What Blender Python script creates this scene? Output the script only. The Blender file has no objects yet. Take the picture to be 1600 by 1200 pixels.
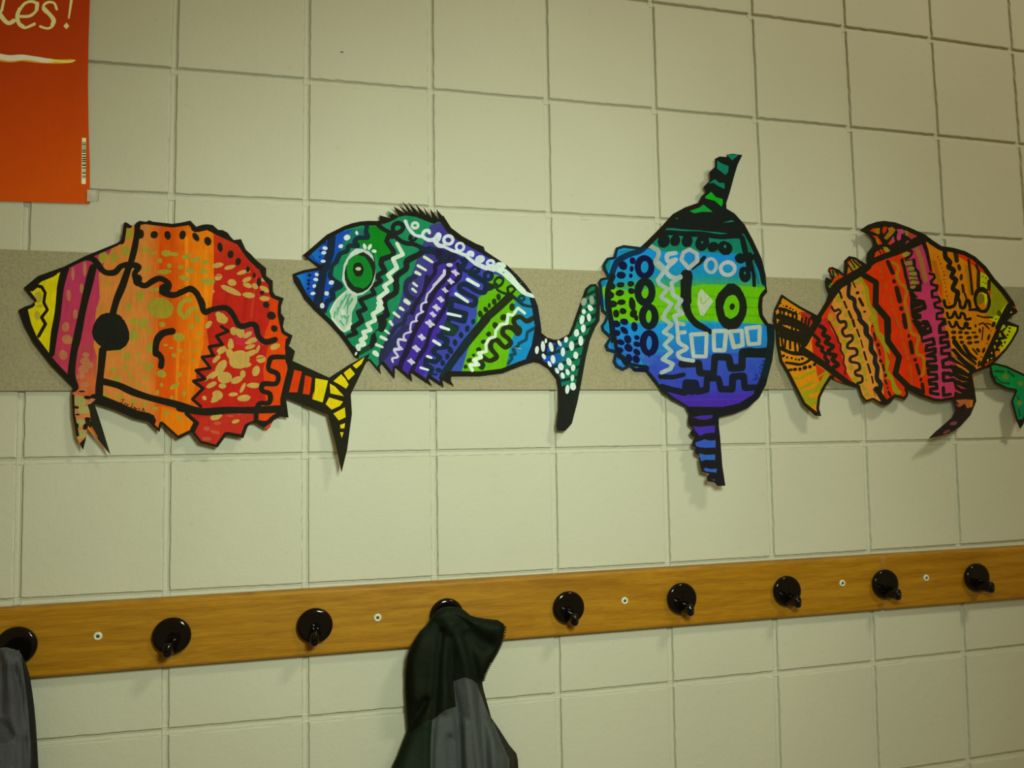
import bpy, bmesh, math, random
import numpy as np
from mathutils import Vector, Matrix
from mathutils.geometry import delaunay_2d_cdt

C = bpy.context.scene.collection
S = 0.2032            # block module: 8 inch stack bond
Z0 = 2.29             # height of the mortar course used as datum

# ---------------------------------------------------------------- camera
FPX = 1194.6786
EUL = (1.6372388, 0.0160815, -0.2345087)
CAM = np.array([0.4402706, -1.2543591, -0.7860994 + Z0])
def _rot(a, b, c):
    Rz = np.array([[math.cos(c), -math.sin(c), 0], [math.sin(c), math.cos(c), 0], [0, 0, 1]])
    Ry = np.array([[math.cos(b), 0, math.sin(b)], [0, 1, 0], [-math.sin(b), 0, math.cos(b)]])
    Rx = np.array([[1, 0, 0], [0, math.cos(a), -math.sin(a)], [0, math.sin(a), math.cos(a)]])
    return Rz @ Ry @ Rx
ROT = _rot(*EUL)
cd = bpy.data.cameras.new('camera')
cam = bpy.data.objects.new('camera', cd)
C.objects.link(cam)
m4 = Matrix([list(ROT[i]) + [CAM[i]] for i in range(3)] + [[0, 0, 0, 1]])
cam.matrix_world = m4
cd.sensor_fit = 'HORIZONTAL'; cd.sensor_width = 36.0
cd.lens = FPX / 1600.0 * 36.0
cd.clip_start = 0.02
bpy.context.scene.camera = cam

# ---------------------------------------------------------------- world, lights, exposure
sc = bpy.context.scene
sc.view_settings.view_transform = 'Standard'
sc.view_settings.look = 'None'
sc.view_settings.gamma = 1.0
sc.view_settings.use_curve_mapping = False
sc.view_settings.exposure = 0.0
w = bpy.data.worlds.new('room_ambient'); sc.world = w
w.use_nodes = True
w.node_tree.nodes['Background'].inputs[0].default_value = (1.0, 0.70, 0.26, 1)
w.node_tree.nodes['Background'].inputs[1].default_value = 0.215

def lamp(name, kind, loc, target, energy, color, **kw):
    ld = bpy.data.lights.new(name, kind)
    ld.energy = energy; ld.color = color
    for k, v in kw.items(): setattr(ld, k, v)
    o = bpy.data.objects.new(name, ld); C.objects.link(o)
    o.location = loc
    d = Vector(target) - Vector(loc)
    o.rotation_euler = d.to_track_quat('-Z', 'Y').to_euler()
    return o
# ceiling panel up, to the right and behind the viewer: gives the soft shadows that fall down and to the left
lamp('ceiling_panel_light', 'AREA', (1.9, -1.95, 3.4), (0.9, 0, 1.55), 21, (1.0, 1.0, 0.80), shape='RECTANGLE', size=0.42, size_y=0.30)
# unseen spot added near the camera; its fall-off stands in for lens vignetting
lamp('vignette_spot', 'SPOT', (0.66, -1.2, 1.72), (0.70, 0, 1.34), 49, (0.84, 1.0, 0.87), spot_size=math.radians(108.3), spot_blend=1.0, shadow_soft_size=0.10)

# ---------------------------------------------------------------- helpers
def tag(o, label=None, cat=None, group=None, kind=None):
    if label: o['label'] = label
    if cat: o['category'] = cat
    if group: o['group'] = group
    if kind: o['kind'] = kind
    return o
def empty(name, loc=(0, 0, 0)):
    o = bpy.data.objects.new(name, None); C.objects.link(o); o.location = loc
    o.empty_display_size = 0.05
    return o
def link(name, me, parent=None, mat=None):
    o = bpy.data.objects.new(name, me); C.objects.link(o)
    if mat is not None:
        for m in (mat if isinstance(mat, (list, tuple)) else [mat]): me.materials.append(m)
    if parent is not None:
        o.parent = parent
        o.matrix_parent_inverse = Matrix.Translation(-parent.location)
    return o
def mesh(name, vs, fs, parent=None, mat=None, smooth=False):
    me = bpy.data.meshes.new(name)
    me.from_pydata([tuple(v) for v in vs], [], [tuple(f) for f in fs])
    me.validate(); me.update()
    if smooth:
        me.polygons.foreach_set('use_smooth', [True] * len(me.polygons))
    return link(name, me, parent, mat)
def onto(u, v, d):
    """point of the wall-parallel plane d metres in front of the wall seen at photograph position u, v"""
    r = ROT @ np.array([(u - 800) / FPX, -(v - 600) / FPX, -1.0])
    t = (-d - CAM[1]) / r[1]
    return CAM + r * t
def lin(c):
    out = []
    for x in c[:3]:
        x = x / 255.0
        out.append(x / 12.92 if x <= 0.04045 else ((x + 0.055) / 1.055) ** 2.4)
    return out

# ---------------------------------------------------------------- materials
def newmat(name):
    m = bpy.data.materials.new(name); m.use_nodes = True
    nt = m.node_tree
    b = nt.nodes['Principled BSDF']
    return m, nt, b
def N(nt, t, **kw):
    n = nt.nodes.new(t)
    for k, v in kw.items():
        if k in n.inputs.keys(): n.inputs[k].default_value = v
        else: setattr(n, k, v)
    return n
def coords(nt, scale=(1, 1, 1), loc=(0, 0, 0)):
    g = nt.nodes.new('ShaderNodeNewGeometry')
    mp = nt.nodes.new('ShaderNodeMapping')
    mp.inputs['Scale'].default_value = scale
    mp.inputs['Location'].default_value = loc
    nt.links.new(g.outputs['Position'], mp.inputs['Vector'])
    return mp.outputs['Vector']
def noise(nt, vec, scale, detail=4, rough=0.6, dist=0.0):
    n = nt.nodes.new('ShaderNodeTexNoise')
    n.inputs['Scale'].default_value = scale; n.inputs['Detail'].default_value = detail
    n.inputs['Roughness'].default_value = rough; n.inputs['Distortion'].default_value = dist
    nt.links.new(vec, n.inputs['Vector'])
    return n.outputs['Fac']
def ramp(nt, fac, stops):
    r = nt.nodes.new('ShaderNodeValToRGB')
    el = r.color_ramp.elements
    while len(el) < len(stops): el.new(0.5)
    for e, (p, c) in zip(el, stops):
        e.position = p; e.color = (*c, 1)
    nt.links.new(fac, r.inputs['Fac'])
    return r.outputs['Color']
def bump(nt, b, h, strength, dist):
    n = nt.nodes.new('ShaderNodeBump')
    n.inputs['Strength'].default_value = strength; n.inputs['Distance'].default_value = dist
    nt.links.new(h, n.inputs['Height']); nt.links.new(n.outputs['Normal'], b.inputs['Normal'])
def mul(nt, a, bcol, fac=1.0, mode='MULTIPLY'):
    m = nt.nodes.new('ShaderNodeMix'); m.data_type = 'RGBA'; m.blend_type = mode
    m.inputs['Factor'].default_value = fac
    nt.links.new(a, m.inputs[6]); nt.links.new(bcol, m.inputs[7])
    return m.outputs[2]
def addv(nt, a, bb, k=1.0):
    m = nt.nodes.new('ShaderNodeMath'); m.operation = 'MULTIPLY_ADD'
    nt.links.new(bb, m.inputs[0]); m.inputs[1].default_value = k; nt.links.new(a, m.inputs[2])
    return m.outputs[0]

def mat_wall():
    m, nt, b = newmat('painted_block')
    v = coords(nt)
    big = noise(nt, v, 3.0, 3, 0.5)
    col = ramp(nt, big, [(0.3, (0.515, 0.505, 0.37)), (0.7, (0.555, 0.545, 0.405))])
    pit = noise(nt, v, 60, 5, 0.7)
    dirt = ramp(nt, pit, [(0.24, (0.80, 0.79, 0.74)), (0.40, (1, 1, 1))])
    nt.links.new(mul(nt, col, dirt, 0.6), b.inputs['Base Color'])
    b.inputs['Roughness'].default_value = 0.55
    b.inputs['Specular IOR Level'].default_value = 0.22
    fine = noise(nt, v, 420, 3, 0.6); mid = noise(nt, v, 45, 6, 0.72)
    bump(nt, b, addv(nt, mid, fine, 0.35), 0.42, 0.0024)
    return m
def mat_plain(name, col, rough=0.5, spec=0.5, bscale=0, bstr=0.2, bdist=0.001, coat=0.0, var=0.06):
    m, nt, b = newmat(name)
    v = coords(nt)
    n = noise(nt, v, max(bscale, 30) * 0.4, 4)
    lo = tuple(c * (1 - var) for c in col); hi = tuple(min(1, c * (1 + var)) for c in col)
    nt.links.new(ramp(nt, n, [(0.3, lo), (0.7, hi)]), b.inputs['Base Color'])
    b.inputs['Roughness'].default_value = rough
    b.inputs['Specular IOR Level'].default_value = spec
    b.inputs['Coat Weight'].default_value = coat
    if bscale: bump(nt, b, noise(nt, v, bscale, 4), bstr, bdist)
    return m
def mat_wood(name, off):
    m, nt, b = newmat(name)
    v = coords(nt, (1.0, 1.0, 9.0), (off, 0, off * 2))
    base = noise(nt, v, 3.4, 7, 0.68, 2.2)
    wv = nt.nodes.new('ShaderNodeTexWave'); wv.wave_type = 'BANDS'; wv.bands_direction = 'Z'
    wv.inputs['Scale'].default_value = 2.6; wv.inputs['Distortion'].default_value = 11.0
    wv.inputs['Detail'].default_value = 3; wv.inputs['Detail Scale'].default_value = 0.8
    v2 = coords(nt, (0.9, 1.0, 5.0), (off * 3, 0, off))
    nt.links.new(v2, wv.inputs['Vector'])
    c1 = ramp(nt, base, [(0.25, (0.29, 0.120, 0.002)), (0.52, (0.385, 0.178, 0.005)), (0.8, (0.46, 0.235, 0.012))])
    c2 = ramp(nt, wv.outputs['Fac'], [(0.0, (0.74, 0.69, 0.60)), (0.35, (0.96, 0.95, 0.93)), (1.0, (1.03, 1.03, 1.0))])
    v3 = coords(nt, (4.0, 4.0, 120.0), (off, 0, 0))
    pores = noise(nt, v3, 8.0, 4, 0.7)
    c3 = ramp(nt, pores, [(0.35, (0.70, 0.62, 0.50)), (0.55, (1, 1, 1))])
    nt.links.new(mul(nt, mul(nt, c1, c2, 0.45), c3, 0.8), b.inputs['Base Color'])
    b.inputs['Roughness'].default_value = 0.5; b.inputs['Specular IOR Level'].default_value = 0.25
    b.inputs['Coat Weight'].default_value = 0.16; b.inputs['Coat Roughness'].default_value = 0.18
    bump(nt, b, pores, 0.10, 0.0006)
    return m
def mat_burlap(name, col):
    m, nt, b = newmat(name)
    v = coords(nt)
    def wave(d, sc_):
        wv = nt.nodes.new('ShaderNodeTexWave'); wv.bands_direction = d
        wv.inputs['Scale'].default_value = sc_; wv.inputs['Distortion'].default_value = 1.8
        wv.inputs['Detail'].default_value = 2; wv.inputs['Detail Scale'].default_value = 1.2
        nt.links.new(v, wv.inputs['Vector']); return wv.outputs['Fac']
    a, c = wave('X', 210), wave('Z', 210)
    slubx = noise(nt, coords(nt, (6, 1, 300)), 3.0, 3)
    slubz = noise(nt, coords(nt, (300, 1, 6)), 3.0, 3)
    wv = addv(nt, a, c, 1.0)
    sl = addv(nt, slubx, slubz, 1.0)
    c1 = ramp(nt, sl, [(0.70, tuple(x * 0.90 for x in col)), (1.0, col), (1.0, tuple(min(1, x * 1.05) for x in col))])
    c2 = ramp(nt, wv, [(0.2, (0.80, 0.78, 0.74)), (1.0, (1.04, 1.04, 1.03))])
    c3 = ramp(nt, noise(nt, v, 230, 4, 0.85), [(0.32, (0.78, 0.75, 0.68)), (0.5, (1, 1, 1)), (0.68, (1.12, 1.12, 1.1))])
    nt.links.new(mul(nt, mul(nt, c1, c2, 0.8), c3), b.inputs['Base Color'])
    b.inputs['Roughness'].default_value = 0.9; b.inputs['Specular IOR Level'].default_value = 0.1
    bump(nt, b, addv(nt, wv, noise(nt, v, 260, 3, 0.8), 2.0), 0.45, 0.0010)
    return m
def mat_paint(name='tempera_paint', rough=0.75, spec=0.10, var=0.13):
    """paint whose colour comes from the brush work stored on the sheet, with streaks of the brush"""
    m, nt, b = newmat(name)
    at = nt.nodes.new('ShaderNodeAttribute'); at.attribute_name = 'pigment'
    st = noise(nt, coords(nt, (260, 30, 26)), 1.6, 4, 0.6, 0.6)
    bl = noise(nt, coords(nt), 45, 4, 0.6)
    s1 = ramp(nt, st, [(0.25, (1 - var,) * 3), (0.75, (1 + var,) * 3)])
    s2 = ramp(nt, bl, [(0.25, (1 - var,) * 3), (0.75, (1 + var * .6,) * 3)])
    nt.links.new(mul(nt, mul(nt, at.outputs['Color'], s1), s2), b.inputs['Base Color'])
    b.inputs['Roughness'].default_value = rough
    b.inputs['Specular IOR Level'].default_value = spec
    bump(nt, b, st, 0.12, 0.0004)
    return m
def mat_fleece(name, rough=0.95):
    m, nt, b = newmat(name)
    at = nt.nodes.new('ShaderNodeAttribute'); at.attribute_name = 'pigment'
    v = coords(nt)
    f = noise(nt, v, 900, 4, 0.8)
    nt.links.new(mul(nt, at.outputs['Color'], ramp(nt, f, [(0.3, (0.6, 0.6, 0.6)), (0.7, (1.35, 1.35, 1.35))])), b.inputs['Base Color'])
    b.inputs['Roughness'].default_value = rough; b.inputs['Specular IOR Level'].default_value = 0.0
    bump(nt, b, addv(nt, f, noise(nt, v, 60, 4), 2.0), 0.5, 0.0015)
    return m

M_WALL = mat_wall()
M_PAINT = mat_paint()
M_PRINT = mat_paint('printed_poster', 0.35, 0.4, 0.04)
M_FLEECE = mat_fleece('fleece')
M_HOOK = mat_plain('black_enamel', (0.004, 0.0028, 0.002), 0.10, 0.30, 0, coat=0.0)

# ---------------------------------------------------------------- the wall: painted concrete block in stack bond
WX = [0.0006332, 0.0019426, -5.39e-05, -9.7e-06, -4.92e-05, -8.05e-05, -0.0001134, -8.7e-06, -0.0001209, -3.5e-06]
WZ = [-0.0001263, 6.17e-05, -0.0014774, 1.11e-05, -7.64e-05, 4.51e-05, 1.5e-06, 0.0001138, 9.4e-06, 0.0001192]
def lens_warp(c, r):
    """leftover lens distortion, put into the joint positions as a slight warp"""
    x = min(max(c, -0.8), 10) - 4.5; z = min(max(r, -0.8), 8) - 3.5
    t = (1, x, z, x * x, x * z, z * z, x ** 3, x * x * z, x * z * z, z ** 3)
    return sum(a * b for a, b in zip(WX, t)), sum(a * b for a, b in zip(WZ, t))
def build_wall():
    rnd = random.Random(5)
    prof = [(-0.0064, 0), (-0.0053, 0.0007), (-0.0045, 0.0054), (-0.0022, 0.0052), (0.0, 0.0056), (0.0022, 0.0052), (0.0045, 0.0054), (0.0053, 0.0007), (0.0064, 0)]
    def lines(lo, hi, flo, fhi):
        out = []
        for i in range(lo, hi + 1):
            for k, (o, d) in enumerate(prof): out.append((i, o, d, k))
            n = 16 if flo <= i < fhi else 1
            for j in range(1, n): out.append((i + j / n, 0, 0, -1))
        return out
    cl = lines(-9, 14, -1, 10)
    rl = lines(-3, 11, -1, 7)
    nz = np.zeros((len(cl), len(rl)))
    # slow random wander of every joint edge
    wob = {}
    def wander(key, t):
        if key not in wob: wob[key] = [(rnd.uniform(0, 6.28), rnd.uniform(3, 60), rnd.uniform(0.2, 1)) for _ in range(6)]
        return sum(a * math.sin(p + f * t) for p, f, a in wob[key]) * 0.00030
    vs = []
    for a, (c, co, cd_, ck) in enumerate(cl):
        for r, ro, rd, rk in rl:
            sx, sz = lens_warp(c, r)
            x = c * S + co + sx; z = Z0 - (r * S + ro) + sz
            if ck >= 0: x += wander(('c', int(c), ck), r)
            if rk >= 0: z += wander(('r', int(r), rk), c)
            d = max(cd_, rd)
            if cd_ and rd: d = min(cd_, rd) if min(cd_, rd) >= 0.003 else max(cd_, rd) * 0.8
            if ck in (0, 8) or rk in (0, 8) or (ck < 0 and rk < 0): d = 0 if not (rd or cd_) else d
            vs.append((x, d, z))
    n = len(rl)
    fs = []
    for i in range(len(cl) - 1):
        for j in range(n - 1):
            fs.append((i * n + j, i * n + j + 1, (i + 1) * n + j + 1, (i + 1) * n + j))
    # closed back so that the wall is a solid 20 cm thick
    x0, x1, z0, z1 = vs[0][0], vs[-1][0], vs[-1][2], vs[0][2]
    k = len(vs)
    vs += [(x0, 0.2, z0), (x1, 0.2, z0), (x1, 0.2, z1), (x0, 0.2, z1)]
    fs.append((k, k + 1, k + 2, k + 3))
    o = mesh('wall_back', vs, fs, None, M_WALL, smooth=False)
    return tag(o, kind='structure')
wall = build_wall()
M_FLOOR = mat_plain('vinyl_floor', (0.42, 0.39, 0.33), 0.35, 0.4, 8, 0.05)
zf = Z0 - 11 * S - 0.012
fl = mesh('floor', [(-2.2, 0.2, zf), (3.2, 0.2, zf), (3.2, -3.6, zf), (-2.2, -3.6, zf), (-2.2, 0.2, zf - .1), (3.2, 0.2, zf - .1), (3.2, -3.6, zf - .1), (-2.2, -3.6, zf - .1)],
          [(0, 3, 2, 1), (4, 5, 6, 7), (0, 1, 5, 4), (1, 2, 6, 5), (2, 3, 7, 6), (3, 0, 4, 7)], None, M_FLOOR)
tag(fl, kind='structure')

# a fleck of blue ink on the wall
p = onto(534.5, 81.5, 0.0)
im = bpy.data.meshes.new('ink_fleck'); bm = bmesh.new()
rr = random.Random(3)
ring = [bm.verts.new((p[0] + math.cos(t) * 0.0031 * rr.uniform(.6, 1.15), -0.0004, p[2] + math.sin(t) * 0.0012 * rr.uniform(.6, 1.2))) for t in [i * 6.283 / 14 for i in range(14)]]
bm.faces.new(ring)
ret = bmesh.ops.extrude_face_region(bm, geom=bm.faces[:])
for v in [g for g in ret['geom'] if isinstance(g, bmesh.types.BMVert)]: v.co.y = 0.0002
bm.to_mesh(im); bm.free()
fleck = link('ink_fleck', im, wall, mat_plain('blue_ink', (0.03, 0.09, 0.14), 0.5))

# ---------------------------------------------------------------- burlap tack strips
def box_profile(name, prof, x0, x1, parent, mat, nseg=1, taper=0):
    """prof: (y, z) ring, extruded along x"""
    vs, fs = [], []
    n = len(prof)
    xs = [x0 + (x1 - x0) * i / nseg for i in range(nseg + 1)]
    if taper: xs.insert(1, x0 + 0.009); nseg += 1
    for i, x in enumerate(xs):
        vs += [(x, y + (taper if i == 0 and taper and y < -0.005 else 0), z) for y, z in prof]
    for i in range(nseg):
        for j in range(n):
            k = (j + 1) % n
            fs.append((i * n + j, i * n + k, (i + 1) * n + k, (i + 1) * n + j))
    fs.append(tuple(range(n))[::-1]); fs.append(tuple(nseg * n + j for j in range(n)))
    return mesh(name, vs, fs, parent, mat)
def rounded(d, zb, zt, r, seg=5):
    pr = [(0.0008, zb), (-d + r, zb)]
    for i in range(1, seg + 1):
        a = i / seg * math.pi / 2
        pr.append((-d + r - r * math.sin(a), zb + r - r * math.cos(a)))
    for i in range(seg + 1):
        a = i / seg * math.pi / 2
        pr.append((-d + r - r * math.cos(a), zt - r + r * math.sin(a)))
    pr.append((0.0008, zt))
    return pr
zt, zb = Z0 - 0.5025, Z0 - 0.7110
s1 = box_profile('tack_strip', rounded(0.008, zb, zt, 0.0015, 3), -0.75, 1.3395, None, mat_burlap('burlap_cloth', (0.37, 0.335, 0.205)))
tag(s1, 'long burlap covered tack strip on the block wall behind the three left fish', 'tack strip')
s2 = box_profile('tack_strip', rounded(0.0072, zb + .0004, zt - 0.0015, 0.0015, 3), 1.3405, 2.7, None, mat_burlap('burlap_cloth_faded', (0.345, 0.335, 0.215)))
tag(s2, 'greenish burlap tack strip piece right of the seam, behind the rightmost fish', 'tack strip')

# ---------------------------------------------------------------- coat racks: wooden rail, enamelled hooks, capped screws
RT, RB = Z0 - 1.0195, Z0 - 1.1192
JOINT = onto(1378.5, 912, 0.019)[0]
def lathe(prof, seg, axis_pt, name, parent, mat):
    """prof: (radius, distance in front of the wall)"""
    vs, fs = [], []
    ax, az = axis_pt
    for r, d in prof:
        for i in range(seg):
            a = 2 * math.pi * i / seg
            vs.append((ax + r * math.cos(a), -d, az + r * math.sin(a)))
    for k in range(len(prof) - 1):
        for i in range(seg):
            j = (i + 1) % seg
            fs.append((k * seg + i, k * seg + j, (k + 1) * seg + j, (k + 1) * seg + i))
    fs.append(tuple(range(seg))); fs.append(tuple((len(prof) - 1) * seg + i for i in range(seg))[::-1])
    return mesh(name, vs, fs, parent, mat, smooth=True)
def hook_mesh():
    """dished round face with a stub peg growing out of its lower half; origin on the rail face"""
    prof = [(0.0225, 0.0), (0.0245, 0.0015), (0.0262, 0.0045), (0.0268, 0.0075), (0.0262, 0.0100), (0.0242, 0.0118), (0.0205, 0.0122), (0.014, 0.0118), (0.007, 0.0114), (0.0008, 0.0113)]
    vs, fs = [], []
    seg = 48
    for r, d in prof:
        for i in range(seg):
            a = 2 * math.pi * i / seg
            vs.append((r * math.cos(a), -d, r * math.sin(a)))
    for k in range(len(prof) - 1):
        for i in range(seg):
            j = (i + 1) % seg
            fs.append((k * seg + i, k * seg + j, (k + 1) * seg + j, (k + 1) * seg + i))
    fs.append(tuple(range(seg))); fs.append(tuple((len(prof) - 1) * seg + i for i in range(seg))[::-1])
    me = bpy.data.meshes.new('hook'); me.from_pydata(vs, [], fs); me.update()
    me.polygons.foreach_set('use_smooth', [True] * len(me.polygons)); me.materials.append(M_HOOK)
    pv, pf = [], []
    ps = [(0.006, 0.0105, 0.0120), (0.012, 0.0088, 0.0112), (0.018, 0.0074, 0.0108), (0.028, 0.0068, 0.0106), (0.037, 0.0066, 0.0104), (0.0405, 0.0060, 0.0096), (0.0422, 0.0044, 0.0076), (0.0428, 0.0008, 0.0010)]
    for d, rx, rz in ps:
        for i in range(28):
            a = 2 * math.pi * i / 28
            cx, sx = math.cos(a), math.sin(a)
            pv.append((rx * math.copysign(abs(cx) ** 0.75, cx), -d, -0.0128 + rz * math.copysign(abs(sx) ** 0.8, sx)))
    for k in range(len(ps) - 1):
        for i in range(28):
            j = (i + 1) % 28
            pf.append((k * 28 + i, k * 28 + j, (k + 1) * 28 + j, (k + 1) * 28 + i))
    pf.append(tuple(range(28))); pf.append(tuple((len(ps) - 1) * 28 + i for i in range(28))[::-1])
    pe = bpy.data.meshes.new('peg'); pe.from_pydata(pv, [], pf); pe.update()
    pe.polygons.foreach_set('use_smooth', [True] * len(pe.polygons)); pe.materials.append(M_HOOK)
    return me, pe
HOOK, PEG = hook_mesh()
M_CAP = mat_plain('cream_screw_cap', (0.62, 0.62, 0.42), 0.35, 0.5)
M_SCREW = mat_plain('dull_steel', (0.04, 0.05, 0.05), 0.4, 0.5)
def coat_rack(rails, hooks, screws, label):
    r = empty('coat_rack', (JOINT, 0, RB))
    tag(r, label, 'coat rack')
    for x0, x1, off, tp in rails:
        b = box_profile('rail', rounded(0.019, RB, RT, 0.0055, 6), x0, x1, r, mat_wood('varnished_oak', off), taper=tp)
        bv = b.modifiers.new('eased_ends', 'BEVEL'); bv.width = 0.0012; bv.segments = 2; bv.limit_method = 'ANGLE'; bv.angle_limit = math.radians(60)
    for hx, hz in hooks:
        h = link('hook', HOOK, r); h.matrix_parent_inverse = Matrix.Identity(4)
        h.location = Vector((hx, -0.0190, hz)) - r.location
        p_ = bpy.data.objects.new('peg', PEG); C.objects.link(p_); p_.parent = h
    for sx, sz in screws:
        s = lathe([(0.0060, 0.0186), (0.0062, 0.0195), (0.0056, 0.0206), (0.0040, 0.0211), (0.0026, 0.0206), (0.0022, 0.0200)], 24, (sx, sz), 'screw_cap', r, M_CAP)
        lathe([(0.0024, 0.0198), (0.0022, 0.0207), (0.0010, 0.0209), (0.0004, 0.0203)], 12, (sx, sz), 'screw', s, M_SCREW)
    return r
HZ = Z0 - 1.0705
hooks = [(0.0135 + 0.2029 * i, HZ - 0.0015 * (i in (1, 2, 4))) for i in range(-2, 9)] + [(1.8395, HZ)]
scr = [(0.1158, Z0 - 1.0665), (0.5144, Z0 - 1.0681), (0.9266, Z0 - 1.0690), (1.3489, Z0 - 1.0650), (1.5291, Z0 - 1.0660)]
coat_rack([(-0.75, JOINT - 0.0004, 0.37, 0), (JOINT + 0.0004, 2.7, 2.9, 0.0055)], hooks, scr,
          'long varnished oak coat rack of two butted rails with round black hooks, below the fish')

# ---------------------------------------------------------------- cut-outs: brush work laid out on a flat sheet, then cut and bent
VW = dict(A=(20, 330, 5.3333), B=(280, 330, 5.3333), C=(20, 530, 5.3333), D=(280, 530, 5.3333), E=(450, 300, 6.4), F=(670, 300, 5.7143),
          G=(450, 450, 6.384), H=(680, 480, 5.7143), I=(920, 220, 5.3333), J=(920, 400, 5.3333), K=(980, 560, 5.7143), L=(1190, 330, 6.9565),
          M=(1390, 330, 7.619), N=(1190, 480, 6.9565), O=(1390, 480, 5.4545), P=(600, 330, 10), Q=(700, 380, 10), R=(580, 430, 10),
          S=(690, 470, 10), T=(570, 500, 10), U=(1280, 400, 10), V=(1360, 500, 10), W=(1440, 400, 10), X=(1460, 500, 11.4286),
          Y=(1220, 500, 10), Z=(1340, 330, 11.4286), a=(0, 0, 3.635), b=(600, 930, 4.4455), c=(0, 960, 5), d=(1160, 540, 20), e=(0, 0, 1))
def pts(s):
    """points written in the frame of a named detail study: 'A x,y x,y B x,y'"""
    out = []; o = VW['e']
    for t in s.split():
        if t in VW: o = VW[t]; continue
        x, y = t.split(',')
        out.append((o[0] + float(x) / o[2], o[1] + float(y) / o[2]))
    return out
def vscale(s): return VW[s.split()[0]][2]
def spline(p, n=3, closed=False):
    if len(p) < 3: return p
    out = []; m = len(p)
    rng = range(m if closed else m - 1)
    for i in rng:
        g = (lambda k: p[k % m]) if closed else (lambda k: p[min(max(k, 0), m - 1)])
        p0, p1, p2, p3 = g(i - 1), g(i), g(i + 1), g(i + 2)
        for j in range(n):
            t = j / n
            out.append(tuple(0.5 * (2 * p1[k] + (p2[k] - p0[k]) * t + (2 * p0[k] - 5 * p1[k] + 4 * p2[k] - p3[k]) * t * t + (3 * p1[k] - p0[k] - 3 * p2[k] + p3[k]) * t ** 3) for k in (0, 1)))
    out.append(p[0] if closed else p[-1])
    return out

# how the poster paints in the box differ from the swatches, by hue (linear gain on red, green, blue)
TEMPERA = [(0, (.62, .75, .4)), (12, (.64, .60, .5)), (20, (.70, .45, .6)), (31, (.62, .38, .5)), (39, (.72, .60, .5)), (50, (.76, .72, .5)), (60, (.77, .80, .8)),
           (85, (.95, .86, .6)), (130, (1.1, .86, 1.2)), (150, (.97, .81, 1.15)), (180, (.80, .90, 1)), (200, (.60, .94, .93)), (228, (.58, .85, .72)),
           (262, (.50, .87, .74)), (300, (.80, .95, .8)), (335, (.92, 1.1, .9)), (350, (.75, .85, .6)), (360, (.62, .75, .4))]

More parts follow.
